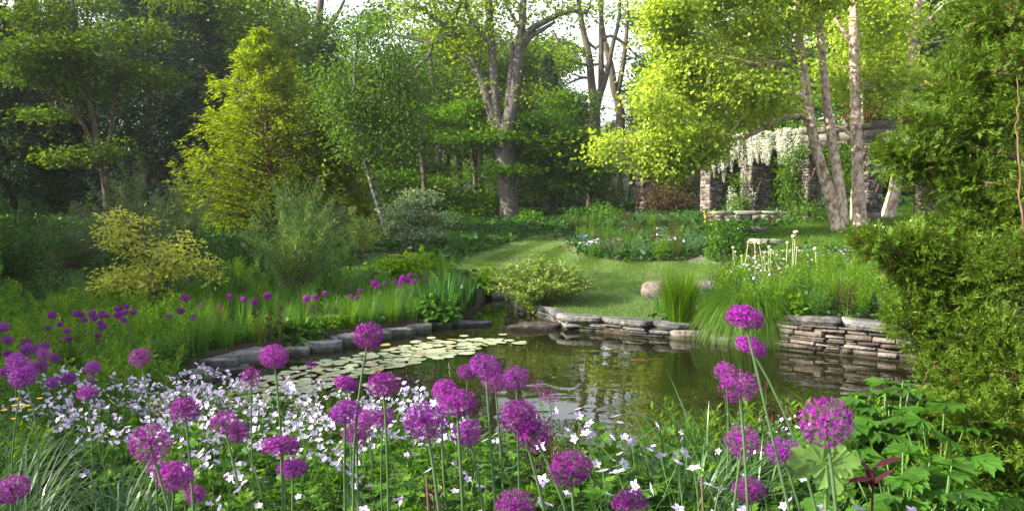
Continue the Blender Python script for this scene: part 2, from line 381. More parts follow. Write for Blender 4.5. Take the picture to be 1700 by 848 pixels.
# rougher grass round the sycamores and up the bank on the right
ROUGH = np.array([G(*p)[:2] for p in [(1215,415),(1260,392),(1300,376),(1350,362),(1480,350),(1560,338),(1640,345),(1660,420),(1560,425),(1400,420),(1330,418)]])
q = rs.uniform(ROUGH.min(0), ROUGH.max(0), (120000, 2)); q = q[poly_sd(q[:, 0], q[:, 1], ROUGH) < 0]; n = len(q)
mb = MB(); blades(mb, np.stack([q[:, 0], q[:, 1], hgt(q[:, 0], q[:, 1])], 1), rs.uniform(0, 6.28, n), rs.uniform(.06, .2, n), rs.uniform(.01, .12, n), .014, seg=3)
put('grass', mb.build('rough_grass', [leafmat('rough_grass_blade', (.05,.11,.018), (.095,.18,.035), (.15,.2,.07), trans=.5)]), kind='stuff', label='longer sunlit grass under the sycamore trees', category='grass')
lx = ROUGH[:, 0]; ly = ROUGH[:, 1]
structure('bank', sheet('bank', np.arange(lx.min(), lx.max(), .25), np.arange(ly.min(), ly.max(), .25), lambda x, y: hgt(x, y)+.008, [LAWNMAT], lambda x, y: poly_sd(x, y, ROUGH) < .1))

m, nt, p = newmat('pond_water'); L = nt.links
tx = N(nt, 'ShaderNodeTexCoord')
nz = N(nt, 'ShaderNodeTexNoise'); nz.inputs['Scale'].default_value = .8; nz.inputs['Detail'].default_value = 3; L.new(tx.outputs['Object'], nz.inputs[0])
r = ramp(nt, nz.outputs[0], [(0.35, (.006,.0065,.0025)), (0.65, (.012,.0125,.0045))]); L.new(r.outputs[0], p.inputs[0])
p.inputs['Roughness'].default_value = .02; p.inputs['IOR'].default_value = 1.333; p.inputs['Specular IOR Level'].default_value = .5
mp = N(nt, 'ShaderNodeMapping'); mp.inputs['Scale'].default_value = (.7, 1.0, 1); L.new(tx.outputs['Object'], mp.inputs[0])
n2 = N(nt, 'ShaderNodeTexNoise'); n2.inputs['Scale'].default_value = 2.6; n2.inputs['Detail'].default_value = 2.0; n2.inputs['Roughness'].default_value = .45; n2.inputs['Distortion'].default_value = .6; L.new(mp.outputs[0], n2.inputs[0])
b = N(nt, 'ShaderNodeBump'); b.inputs['Strength'].default_value = .055; b.inputs['Distance'].default_value = .1; L.new(n2.outputs[0], b.inputs['Height']); L.new(b.outputs[0], p.inputs['Normal'])
WATER = m
lo = POND.min(0)-.2; hi = POND.max(0)+.2
structure('water', sheet('water', np.arange(lo[0], hi[0], .1), np.arange(lo[1], hi[1], .1), lambda x, y: np.zeros(len(x)), [WATER], lambda x, y: poly_sd(x, y, POND) < .14))
# ================================================================ trees
def crown(mb, lobes, ncl, lpc, L, Wd, spread, flat=.45, seed=0, gap=-.25, gf=.9, droop=.25, up=.7, mat=0, shell=.45, wexp=.6):
    """leaf clusters spread through ellipsoid lobes; returns the cluster centres"""
    rs = np.random.RandomState(seed); lobes = np.asarray(lobes, float)
    w = np.prod(lobes[:, 3:6], 1)**wexp; w /= w.sum()
    k = rs.choice(len(lobes), ncl*2, p=w)
    d = nrm(rs.normal(size=(ncl*2, 3))); rad = shell+(1-shell)*rs.rand(ncl*2)**.6
    C = lobes[k, :3]+d*lobes[k, 3:6]*rad[:, None]
    C = C[vn(C, gf, seed*1.37) > gap][:ncl]
    n = len(C)*lpc
    off = rs.normal(size=(n, 3))*np.array([1, 1, flat])*spread
    P = np.repeat(C, lpc, 0)+off
    D = nrm(off*np.array([1, 1, .3])+rs.normal(size=(n, 3))*spread*.6+np.array([0, 0, -droop*spread]))
    Nn = rs.normal(size=(n, 3))*.6+np.array([0, 0, up])
    leaves(mb, P, D, Nn, L*rs.uniform(.65, 1.25, n), Wd*rs.uniform(.7, 1.2, n), mat)
    return C
def limbs(mb, trunk, tr, C, nl, ntw, seed, rl=.4, sag=.1, mat=0, sides=5, slope=.35):
    """main limbs from the trunk to some of the clusters, twigs to others"""
    rs = np.random.RandomState(seed+77); trunk = np.asarray(trunk); tr = np.asarray(tr)
    if len(C) == 0: return
    S = [trunk]; pick = rs.permutation(len(C))[:nl+ntw]
    for i in pick[:nl]:
        c = C[i]
        hd = np.hypot(trunk[:, 0]-c[0], trunk[:, 1]-c[1])
        k = int(np.argmin(np.abs(trunk[:, 2]-(c[2]-slope*hd))+hd*.2))
        a = trunk[k]; mid = (a+c)/2+np.array([0, 0, -sag*np.linalg.norm(c-a)])+rs.normal(size=3)*.06*np.linalg.norm(c-a)
        P = bez(a, mid, c, 8); P[1:-1] += rs.normal(size=(6, 3))*.012*np.linalg.norm(c-a)
        r = np.linspace(max(tr[k]*rl, .015), .008, 8)
        tube(mb, P, r, sides, mat); S.append(P[2:])
    S = np.concatenate(S)
    T = C[pick[nl:]]
    if len(T):
        d = ((T[:, None]-S[None])**2).sum(-1)+np.where(S[None, :, 2] > T[:, None, 2]+.3, 4, 0)
        thintubes(mb, S[d.argmin(1)], T, .012, .004, mat)
def pxlobes(rows, base, squash=1.0):
    """(px, py, rx_px, ry_px, y) -> lobes relative to base; depth radius as the width"""
    out = []
    for px, py, rx, ry, y in rows:
        c = W(px, py, y)-base; k = y/1400.0
        out.append((*c, rx*k, rx*k*squash, ry*k))
    return out
def pxpath(rows, base, y):
    return np.array([W(r[0], r[1], r[2] if len(r) > 2 else y) for r in rows])-base
def make_tree(name, label, base, trunk, tr, lobes, leaf, bark=BARK_DARK, ncl=420, lpc=34, L=.16, Wd=.09, spread=.5, flat=.45, seed=1, nl=14, ntw=60, gap=-.25, gf=.9, cat='tree',
              extra=(), group=None, droop=.25, up=.7, rl=.4, shell=.45, slope=.35, sides=9, part='crown', flare=0, scale=1.0, wexp=.6):
    t = thing(name, label, cat, base, 0, group, scale)
    tm, cm = MB(), MB()
    P = spline(trunk, 18); r = np.interp(np.linspace(0, 1, 18), np.linspace(0, 1, len(tr)), tr)
    if flare: r[0] *= 1+flare; r[1] *= 1+flare*.35
    tube(tm, P, r, sides)
    allP, allr = [P], [r]
    for pts, rr in extra:
        Q = spline(pts, 14); q = np.interp(np.linspace(0, 1, 14), np.linspace(0, 1, len(rr)), rr)
        tube(tm, Q, q, max(6, sides-2)); allP.append(Q); allr.append(q)
    C = crown(cm, lobes, ncl, lpc, L, Wd, spread, flat, seed, gap, gf, droop, up, shell=shell, wexp=wexp)
    limbs(tm, np.concatenate(allP), np.concatenate(allr), C, nl, ntw, seed, rl, slope=slope)
    tm.obj('trunk', [bark], t, smooth=True); cm.obj(part, [leaf], t)
    return t
def copy_tree(o, loc, rz=0.0, sca=1.0, label=None):
    c = o.copy(); col.objects.link(c); c.location = [float(v) for v in loc]; c.rotation_euler = (0, 0, rz); c.scale = sca if hasattr(sca, '__len__') else (sca,)*3
    if label: c['label'] = label
    for ch in [x for x in bpy.data.objects if x.parent == o] if o.name not in KIDS else KIDS[o.name]:
        d = ch.copy(); col.objects.link(d); d.parent = c
        for g in (KIDS.get(ch.name) or []):
            e = g.copy(); col.objects.link(e); e.parent = d
    return c
KIDS = {}
def remember(o):
    """note a thing's parts once, so that copying it does not search the scene"""
    KIDS[o.name] = [x for x in col.objects if x.parent == o]
    for k in KIDS[o.name]: KIDS[k.name] = [x for x in col.objects if x.parent == k]
    return o
def make_conifer(name, label, base, h, rb, leaf, bark=BARK_DARK, seed=1, nbr=150, z0=.04, p=.85, rise=.15, dr=.35, L=.2, Wd=.06, per=26, side=.32, lean=(0,0), group=None, hang=.3, thick=.12, tr=None, tips=0.0):
    rs = np.random.RandomState(seed); t = thing(name, label, 'tree', base, 0, group)
    tm, cm = MB(), MB()
    zs = np.linspace(0, h, 10); tp = np.stack([lean[0]*zs/h, lean[1]*zs/h, zs], 1)
    tube(tm, tp, np.linspace(tr or h*.018, .02, 10), 8)
    for i in range(nbr):
        u = (i+rs.rand())/nbr; u = u**1.15
        z = h*(z0+(1-z0)*u*.99); a = i*2.39996+rs.normal()*.3
        r = rb*(1-u)**p*rs.uniform(.62, 1.12)+.08
        s = np.linspace(0, 1, 7)
        ax, ay = math.cos(a), math.sin(a)
        P = np.stack([lean[0]*z/h+ax*r*s, lean[1]*z/h+ay*r*s, z+r*(rise*s-dr*s*s)], 1)
        tube(tm, P, np.linspace(max(.012, r*.014), .005, 7), 4)
        n = int(per*(r/rb*.8+.35)*rs.uniform(.8, 1.2))
        q = rs.uniform(.18, 1.0, n)**.8
        B = np.stack([np.interp(q, s, P[:, k]) for k in range(3)], 1)
        lat = rs.uniform(-1, 1, n)*(side*r*(1.05-q*.75)+.04)
        B += np.stack([-ay*lat, ax*lat, -np.abs(lat)*.25+rs.normal(size=n)*thick*r*.4], 1)
        sg = np.sign(lat)[:, None]
        D = np.array([ax, ay, 0])*(.8+.3*rs.rand(n))[:, None]+np.array([-ay, ax, 0])*sg*rs.uniform(.2, 1.0, n)[:, None]+np.stack([0*q, 0*q, -hang*rs.uniform(.3, 1.6, n)+tips*q], 1)
        m5 = 5
        B5 = np.repeat(B, m5, 0)+rs.normal(size=(n*m5, 3))*L*.38; D5 = np.repeat(nrm(D), m5, 0)+rs.normal(size=(n*m5, 3))*.34
        leaves(cm, B5, D5, rs.normal(size=(n*m5, 3))*.5+np.array([0, 0, 1.0]), L*rs.uniform(.6, 1.2, n*m5), Wd*rs.uniform(.7, 1.2, n*m5))
    tm.obj('trunk', [bark], t, smooth=True); cm.obj('crown', [leaf], t)
    return t

F_HEM = leafmat('hemlock_needle', (.012,.03,.009), (.028,.058,.016), (.04,.08,.022), trans=.15, rough=.6)
F_PINE = leafmat('white_pine_needle', (.012,.032,.024), (.028,.06,.042), (.035,.075,.045), trans=.15, rough=.6)
F_GOLD = leafmat('golden_dawn_redwood_leaf', (.10,.155,.010), (.19,.255,.018), (.28,.33,.035), trans=.5, vary=.35, tcol=(1.5,1.5,.5))
F_BEECH = leafmat('beech_leaf', (.032,.08,.010), (.065,.14,.018), (.11,.19,.03), trans=.5)
F_WOOD = leafmat('woodland_leaf', (.035,.085,.016), (.075,.15,.030), (.12,.2,.045), trans=.5)
F_WOOD2 = leafmat('fresh_woodland_leaf', (.05,.10,.018), (.10,.17,.03), (.16,.22,.05), trans=.55)
F_TULIP = leafmat('young_tulip_leaf', (.09,.15,.020), (.16,.24,.035), (.24,.3,.06), trans=.55)
F_BIRCH = leafmat('birch_leaf', (.05,.11,.022), (.09,.17,.035), (.13,.21,.05), trans=.5)
F_SYC = leafmat('sycamore_leaf', (.19,.27,.05), (.33,.42,.10), (.48,.54,.25), trans=.58, vary=.3, tcol=(1.8,1.75,.72))
F_DOG = leafmat('variegated_dogwood_leaf', (.09,.15,.09), (.17,.24,.16), (.30,.36,.26), trans=.35)
F_MAPLE = leafmat('red_maple_leaf', (.04,.010,.008), (.08,.018,.012), (.12,.04,.02), trans=.5, tcol=(1.6,.8,.6))
F_BRONZE = leafmat('bronze_leaf', (.04,.03,.014), (.075,.055,.025), (.10,.09,.035), trans=.4, tcol=(1.5,1.1,.6))
F_DECID = leafmat('layered_maple_leaf', (.036,.075,.012), (.07,.128,.02), (.12,.17,.035), trans=.5)

def B(px, py): return G(px, py)
def at(px, y):
    p = W(px, 330, y); p[2] = gz(p[0], p[1]); return p
# --- dark conifers on the left
make_conifer('hemlock_tree', 'dark hemlock at the left edge of the photo', at(15, 35.0), 8.6, 3.4, F_HEM, seed=11, nbr=260, per=56, dr=.5, hang=.5, L=.24, Wd=.085, z0=.0)
make_conifer('hemlock_tree', 'dark hemlock between the left edge hemlock and the thin pale leaved maple', at(118, 38), 9.5, 3.2, F_HEM, seed=12, nbr=260, per=56, dr=.5, hang=.5, L=.24, Wd=.085, z0=.0)
make_conifer('white_pine_tree', 'blue green white pine with soft layered plumes left of the golden tree', at(252, 37), 12, 3.6, F_PINE, seed=13, nbr=150, per=64, z0=.0, dr=-.12, rise=-.1, hang=-.1, L=.3, Wd=.055, side=.42, thick=.22, p=.6)
make_conifer('white_pine_tree', 'darker pine close behind the golden tree on its left side', at(330, 41), 11.5, 3.2, F_PINE, seed=14, nbr=150, per=60, z0=.0, dr=-.1, rise=-.1, hang=-.1, L=.3, Wd=.055, side=.42, thick=.22, p=.6)
make_conifer('spruce_tree', 'black green spruce in the shade behind the grey willow shrubs', at(60, 42), 10.5, 3.5, F_HEM, seed=15, nbr=240, per=56, dr=.45, hang=.5, L=.26, Wd=.09, z0=.0)
# --- thin maple in front of them
b = at(168, 31.5)
make_tree('maple_tree', 'slender maple with tiers of pale green leaves in front of the dark conifers', b,
    pxpath([(178,345),(172,290),(160,225),(148,165),(128,105),(122,40),(120,-40)], b, 31.5), [.13,.12,.1,.08,.07,.05,.03],
    pxlobes([(110,45,100,30,32.0),(50,85,60,22,30.5),(225,60,75,26,31.5),(170,112,80,18,31.5),(230,130,70,22,32.0),(75,110,50,20,31.0),(110,190,55,16,31.0),(190,180,60,16,31.5),(85,240,30,12,31.5),(110,265,35,14,31.0),(195,235,50,14,31.3),(200,300,30,12,31.1),(90,-10,110,26,31.5),(40,130,50,16,31),(150,150,50,14,31.8),(215,165,40,12,31.2),(130,225,40,12,31.6),(60,195,35,12,31.2),(175,255,35,12,31.2),(100,80,70,20,30.6),(190,30,70,20,31.5),(20,30,60,22,31),(240,5,70,24,31.5)], b, .8),
    F_DECID, ncl=620, lpc=24, L=.17, Wd=.11, spread=.42, flat=.2, seed=21, nl=18, ntw=90, gap=-.15, gf=1.1, up=1.4,
    extra=[(pxpath([(165,270),(140,210),(112,175),(70,140),(65,100)], b, 31.3), [.08,.07,.06,.05,.03]),(pxpath([(172,290),(185,215),(188,160),(195,90)], b, 31.8), [.08,.07,.05,.03])])
# --- tall trees behind
b = at(345, 44)
make_tree('ash_tree', 'tall forked ash rising behind the top of the golden tree, trunk against pale sky', b,
    pxpath([(350,330),(348,240),(346,170),(345,100),(352,40),(372,0),(390,-70)], b, 44), [.34,.32,.3,.25,.2,.16,.08],
    pxlobes([(420,40,80,60,44),(300,20,60,60,44),(380,120,60,45,43),(310,130,45,40,44),(340,210,60,45,43.5),(440,110,50,50,45),(350,-40,120,60,44)], b),
    F_WOOD2, ncl=520, lpc=24, L=.26, Wd=.17, spread=.55, seed=22, gap=-.05, gf=.6,
    extra=[(pxpath([(347,105),(332,60),(315,20),(308,-40)], b, 44), [.2,.16,.12,.06]),(pxpath([(347,120),(340,80),(335,50)], b, 44), [.12,.1,.05])])
b = at(528, 50)
make_tree('poplar_tree', 'tall open poplar with bare upright limbs against the white sky above the golden tree', b,
    pxpath([(528,330),(527,200),(525,100),(527,50),(532,10),(540,-60)], b, 50), [.36,.34,.3,.26,.2,.1],
    pxlobes([(490,50,60,55,50),(540,60,40,45,49),(505,130,70,50,49),(455,80,50,45,50),(560,150,40,45,50),(470,-10,60,40,50),(520,180,70,40,49)], b),
    F_WOOD, ncl=430, lpc=24, L=.26, Wd=.15, spread=.55, seed=23, gap=-.05, gf=.6,
    extra=[(pxpath([(525,95),(505,60),(493,10),(485,-40)], b, 50), [.2,.16,.12,.06]),(pxpath([(527,80),(550,40),(565,15),(576,-10)], b, 50), [.2,.14,.1,.06]),(pxpath([(520,150),(510,90),(512,40)], b, 50), [.15,.1,.05])])
# --- golden dawn redwoods
make_conifer('dawn_redwood_tree', 'broad golden green dawn redwood with a pointed top, the brightest tree on the left', at(455, 27), 6.6, 3.5, F_GOLD, seed=31, nbr=250, p=.78, dr=.12, rise=.34, hang=.35, L=.15, Wd=.06, per=33, side=.3, thick=.16, lean=(-.35,0), bark=BARK_RED)
make_conifer('dawn_redwood_tree', 'smaller golden dawn redwood spire leaning against the right side of the broad one', at(545, 27.6), 4.9, 1.5, F_GOLD, seed=32, nbr=140, p=.7, dr=.12, rise=.3, hang=.35, L=.15, Wd=.06, per=32, side=.32, thick=.16, bark=BARK_RED)
# --- birch
b = B(645, 403)
make_tree('birch_tree', 'leaning white barked birch with a fine hanging crown right of the golden tree', b,
    pxpath([(648,405),(632,355),(617,305),(603,255),(592,215),(588,150),(592,80),(600,20)], b, b[1]), [.085,.08,.072,.065,.058,.05,.04,.02],
    pxlobes([(590,130,60,60,b[1]),(640,170,60,55,b[1]+.6),(560,200,45,55,b[1]),(610,70,55,45,b[1]),(660,240,40,50,b[1]),(680,110,50,50,b[1]+1),(600,260,45,35,b[1]),(560,90,40,50,b[1]+.5)], b),
    F_BIRCH, BARK_BIRCH, ncl=520, lpc=26, L=.11, Wd=.07, spread=.34, flat=.8, seed=24, droop=1.2, gap=-.1, gf=1.2, nl=16, ntw=80)
# --- the big old tulip tree
b = B(845, 367); Y0 = b[1]
PP = lambda rows: pxpath(rows, b, Y0)
make_tree('tulip_tree', 'huge old grey barked tree with dividing limbs standing at the top of the lawn', b,
    PP([(846,370),(845,345),(842,300),(839,265),(836,232),(842,205),(852,165),(859,101),(866,50),(869,0),(874,-70)]), [.5,.44,.40,.42,.44,.32,.24,.21,.18,.15,.08],
    pxlobes([(720,40,60,35,Y0),(680,30,45,30,Y0),(760,70,45,25,Y0),(790,20,50,30,Y0-1),(700,85,50,18,Y0),(830,10,50,40,Y0+1),(900,60,50,35,Y0),(940,20,60,25,Y0),(905,110,40,30,Y0+.5),(790,150,25,22,Y0),(770,105,30,20,Y0),
             (800,-40,120,50,Y0),(700,-100,100,50,Y0+1),(850,-120,120,60,Y0+1),(600,-110,90,50,Y0+2),(880,160,25,20,Y0),(815,210,22,10,Y0-.8),(700,-30,70,40,Y0)], b),
    F_TULIP, BARK_GREY, ncl=470, lpc=19, L=.19, Wd=.14, spread=.45, flat=.5, seed=25, gap=-.05, gf=.9, nl=26, ntw=90, sides=16, flare=.22, rl=.3,
    extra=[(PP([(836,232),(826,212),(819,203),(806,150),(790,112),(778,81),(766,55),(753,46),(737,43)]), [.3,.24,.22,.19,.165,.14,.12,.11,.09]),
           (PP([(753,46),(747,35),(757,22),(764,8),(768,-30)]), [.13,.12,.11,.1,.06]),(PP([(737,43),(722,30),(697,15),(660,8)]), [.11,.1,.07,.03]),
           (PP([(766,62),(745,58),(722,68),(717,72),(682,63),(655,58)]), [.14,.13,.12,.11,.09,.03]),(PP([(717,72),(712,92),(690,112),(655,132),(640,146)]), [.1,.08,.07,.05,.02]),
           (PP([(834,225),(824,190),(821,150),(818,101),(814,51),(812,0),(808,-60)]), [.25,.22,.2,.185,.17,.15,.08]),
           (PP([(830,220),(812,175),(800,140),(788,117),(768,96),(755,92)]), [.22,.18,.15,.13,.1,.05]),(PP([(818,75),(806,62),(790,40),(778,20),(762,-20)]), [.18,.16,.15,.14,.06]),
           (PP([(842,215),(844,167),(849,110),(852,70)]), [.2,.18,.14,.06]),
           (PP([(862,80),(870,62),(885,47),(905,36),(930,24),(955,18),(975,22),(981,0)]), [.2,.17,.15,.14,.12,.1,.07,.04]),(PP([(866,84),(880,62),(900,50),(922,36)]), [.14,.12,.1,.05]),
           (PP([(862,45),(850,25),(838,5)]), [.1,.07,.03])])
# burr on the bole
# --- dark forked trees with light sky behind
b = at(988, 52); Y0 = b[1]
make_tree('oak_tree', 'dark forked trunk standing against the bright gap of sky right of the big tree', b,
    PP([(988,330),(988,215),(987,180),(982,140),(978,95),(968,50),(960,0),(955,-70)]), [.36,.34,.3,.25,.22,.18,.14,.08],
    pxlobes([(950,40,35,30,Y0),(1000,20,45,30,Y0),(940,100,30,25,Y0),(1020,60,30,30,Y0),(930,-30,30,25,Y0)], b), F_WOOD2, ncl=120, lpc=20, L=.26, Wd=.18, spread=.5, seed=26, gap=0, nl=10, ntw=20,
    extra=[(PP([(989,185),(994,160),(1002,140),(1010,110),(1018,70),(1028,30),(1030,-60)]), [.28,.25,.2,.16,.14,.11,.06]),(PP([(998,150),(998,90),(998,40),(1002,-40)]), [.2,.17,.14,.08]),
           (PP([(978,95),(950,72),(930,70),(918,50)]), [.1,.1,.08,.04]),(PP([(980,130),(965,130),(940,140)]), [.1,.08,.04]),(PP([(972,65),(990,80),(1010,60),(1035,72),(1058,95)]), [.08,.1,.1,.1,.05])])
b = at(1030, 56); Y0 = b[1]
make_tree('oak_tree', 'second dark trunk in the sky gap, curving up just left of the sycamore leaves', b,
    PP([(1030,330),(1030,190),(1020,150),(1014,110),(1002,60),(995,0),(990,-60)]), [.32,.3,.26,.22,.17,.12,.06],
    pxlobes([(1030,20,40,30,Y0),(1050,80,35,30,Y0),(1070,150,35,35,Y0)], b), F_WOOD2, ncl=90, lpc=20, L=.26, Wd=.18, spread=.5, seed=27, gap=0, nl=8, ntw=20,
    extra=[(PP([(1024,160),(1032,120),(1040,60),(1042,0)]), [.2,.18,.14,.06]),(PP([(1016,125),(1000,108),(975,108),(950,104)]), [.1,.1,.08,.04])])
# --- understorey beeches and shrubs
for i, (px, Y, lob, lab) in enumerate([
    (700, 37, [(690,250,60,40),(730,220,60,35),(660,300,40,40),(740,300,60,45),(705,190,45,25),(690,340,50,25)], 'green beech with flat leaf tiers behind the pale dogwood'),
    (785, 39, [(780,230,50,40),(760,300,50,50),(800,320,40,40),(775,350,45,20),(790,185,30,25)], 'green beech close on the left of the huge grey trunk'),
    (915, 40, [(900,250,45,50),(930,230,55,45),(905,320,50,40),(950,310,50,40),(920,170,30,30)], 'dark green beech right of the huge grey trunk'),
    (975, 44, [(965,220,50,40),(1000,280,50,50),(950,180,30,40),(1010,230,30,40)], 'dim beech under the forked oak trunks'),
    (640, 42, [(640,210,60,40),(620,280,50,50),(660,170,45,35)], 'shaded beech behind the leaning birch')]):
    b = at(px, Y)
    make_tree('beech_tree', lab, b, pxpath([(px,370),(px+4,300),(px-3,240),(px+5,190)], b, Y), [.14,.12,.08,.03], pxlobes([(q[0], q[1], q[2]*1.15, q[3]*.8, Y-.8+1.6*((j*7)%5)/4) for j, q in enumerate(lob)]+[(px-40+25*j, 200+((j*53)%130), 34, 13, Y-1.2) for j in range(5)], b),
        F_BEECH, ncl=420, lpc=34, L=.19, Wd=.12, spread=.55, flat=.13, seed=40+i, up=1.6, gap=-.05, shell=.2, nl=14, ntw=60)
make_conifer('hemlock_tree', 'dark hemlock in the wood between the huge grey trunk and the forked oaks', at(908, 50), 9.2, 2.6, F_HEM, seed=47, nbr=140, dr=.5, hang=.5, L=.25, Wd=.07)
b = B(690, 414)
make_tree('dogwood_shrub', 'silvery variegated dogwood in flat tiers left of the big tree', b, pxpath([(690,414),(688,380),(692,340),(690,315)], b, b[1]), [.06,.05,.04,.02],
    pxlobes([(690,335,32,10,b[1]),(675,352,30,9,b[1]-.2),(712,360,34,10,b[1]),(668,376,32,9,b[1]),(703,388,34,10,b[1]-.3),(685,402,32,9,b[1]),(688,320,18,7,b[1])], b), F_DOG, ncl=170, lpc=26, L=.11, Wd=.06, spread=.22, flat=.2, seed=50, up=1.6, cat='shrub', nl=14, ntw=60, gap=-3)
# --- far trees that fill the wood up to the sky
def wood_tree(label, h, seed, leaf, dense):
    rs = np.random.RandomState(seed)
    P = np.array([(0,0,0),(rs.normal()*.2,rs.normal()*.2,h*.3),(rs.normal()*.5,rs.normal()*.5,h*.65),(rs.normal()*.8,rs.normal()*.8,h*.97)])
    lob = [(rs.normal()*2.2, rs.normal()*2.2, h*rs.uniform(.32,.95), rs.uniform(1.3,2.6), rs.uniform(1.3,2.6), rs.uniform(.9,1.9)) for _ in range(14)]
    return remember(make_tree('forest_tree', label, (0,0,-50), P, [.3,.24,.16,.04], lob, leaf, ncl=dense, lpc=22, L=.3, Wd=.2, spread=.62, flat=.5, seed=seed, nl=18, ntw=40, gap=-.05, gf=.5, group='trees of the far wood'))
FT = [wood_tree('tall mid green leafy tree of the far wood', 15, 61, F_WOOD, 520), wood_tree('tall fresh yellow green tree of the far wood', 14, 62, F_WOOD2, 480), wood_tree('loose darker green tree of the far wood', 16, 63, F_WOOD, 360)]
rs = np.random.RandomState(9)
first = [True]*3
def far_tree(k, px, Y, s):
    p = at(px, Y); p[2] -= .1
    lab = FT[k]['label']
    if first[k]:
        first[k] = False; FT[k].location = [float(v) for v in p]; FT[k].scale = (s,)*3; FT[k].rotation_euler = (0,0,rs.uniform(0,6))
    else: copy_tree(FT[k], p, rs.uniform(0, 6.28), s)
for px, Y, s, k in [(30,52,.9,0),(-60,47,.9,1),(130,56,.95,2),(220,62,.95,0),(300,66,1.0,2),(385,60,1.0,1),(440,64,.95,0),(490,74,.95,1),(-140,60,1,0),
                    (600,62,.4,0),(640,66,.7,1),(690,58,.62,0),(745,62,.72,1),(560,56,.42,1),(710,78,.85,1),(655,52,.5,1),(790,60,.8,0),(840,58,.8,1),(720,54,.8,2),(765,70,1.0,1),(675,84,1.0,0),(870,66,.9,1),
                    (800,70,.75,1),(860,76,.85,0),(915,64,.62,1),(885,56,.62,0),(950,72,.45,1),(1000,74,.32,0),(1045,72,.36,2),
                    (1110,58,.62,0),(1170,60,.8,2),(1230,56,.85,1),(1290,60,.9,0),(1350,54,.9,2),(1410,58,.9,0),(1470,52,.9,1),(1530,56,.95,2),(1590,50,.9,0),(1650,56,.95,1),(1720,50,.9,2),(1790,56,1,0),(1090,70,.5,1)]:
    far_tree(k, px, Y, s)
# a wooded rise closing the view far behind
mb = MB(); rs = np.random.RandomState(5)
n = 5200; x = rs.uniform(-95, 95, n); y = rs.uniform(88, 125, n)
z = hgt(x, y)+rs.uniform(0, 1, n)**1.2*(4.2+1.2*np.sin(x*.13)+np.sin(x*.31+1))
nn = n*16; P = np.repeat(np.stack([x, y, z], 1), 16, 0)+rs.normal(size=(nn, 3))*(1.0, 1.0, .7)
leaves(mb, P, rs.normal(size=(nn, 3)), rs.normal(size=(nn, 3))*.6+(0,0,.7), .62*rs.uniform(.6, 1.2, nn), .42)
put('far_wood', mb.build('far_wood', [F_WOOD]), kind='stuff', label='distant wooded slope seen between the trunks', category='wood')
# --- trees behind the pergola
for i, (px, Y, h_, lab) in enumerate([(1130,43,4.6,'low dark green tree behind the left end of the pergola'),(1215,44,5.6,'dark green tree rising behind the middle of the pergola'),(1310,42,6.2,'shadowy green tree behind the leaning sycamore trunks'),
                                      (1480,40,6.6,'broad green tree behind the upright sycamore trunk'),(1570,38,7.2,'green tree behind the juniper on the right slope'),(1385,45,6.0,'green tree deep behind the twin sycamore trunk')]):
    b = at(px, Y); rs = np.random.RandomState(70+i)
    lob = [(rs.normal()*1.3, rs.normal()*.8, h_*q, rs.uniform(1.2,1.9), rs.uniform(1,1.6), rs.uniform(.6,1.0)) for q in (.12,.25,.3,.4,.5,.62,.72,.85)]
    make_tree('woodland_tree', lab, b, [(0,0,0),(.1,0,h_*.4),(-.1,.1,h_*.95)], [.16,.12,.03], lob, F_BEECH if i % 2 else F_WOOD, ncl=330, lpc=32, L=.22, Wd=.14, spread=.5, flat=.35, seed=70+i, up=1, nl=12, ntw=40)
b = at(1428, 36)
make_tree('japanese_maple_tree', 'dark red Japanese maple glimpsed behind the upright sycamore trunk', b, [(0,0,0),(.1,0,1.5),(0,0,4.2)], [.1,.08,.02], pxlobes([(1436,172,14,14,36),(1430,195,16,10,36)], b), F_MAPLE, ncl=36, lpc=30, L=.12, Wd=.08, spread=.3, seed=81)
# --- sycamores
b = B(1394, 386); Y0 = b[1]
OUTL = np.array([(985,268),(1000,222),(1035,190),(1028,120),(1055,60),(1075,0),(1080,-70),(1420,-70),(1410,60),(1345,110),(1335,190),(1300,205),(1235,208),(1195,255),(1150,282),(1108,306),(1072,292),(1040,284)], float)
rl_ = np.random.RandomState(17); SYCL = []
while len(SYCL) < 112:
    q = rl_.uniform(OUTL.min(0), OUTL.max(0)); d_ = poly_sd([q[0]], [q[1]], OUTL)[0]
    if d_ > -12: continue
    f_ = min(1, (1345-q[0])/330)
    if len(SYCL) == 0: SYCL += [(x_, y_, rx_, ry_, Y0-1.2+.3*k_) for k_ in range(4) for x_, y_, rx_, ry_ in ((1058,258,44,22),(1105,272,34,20),(1145,252,36,20),(1028,242,30,20),(1090,235,46,22),(1180,228,40,18))]
    SYCL.append((q[0], q[1], min(rl_.uniform(24, 46), 14-d_*.6), min(rl_.uniform(13, 24), 8-d_*.5), Y0-.9+rl_.uniform(-1.5, 1.9)-.5*f_))
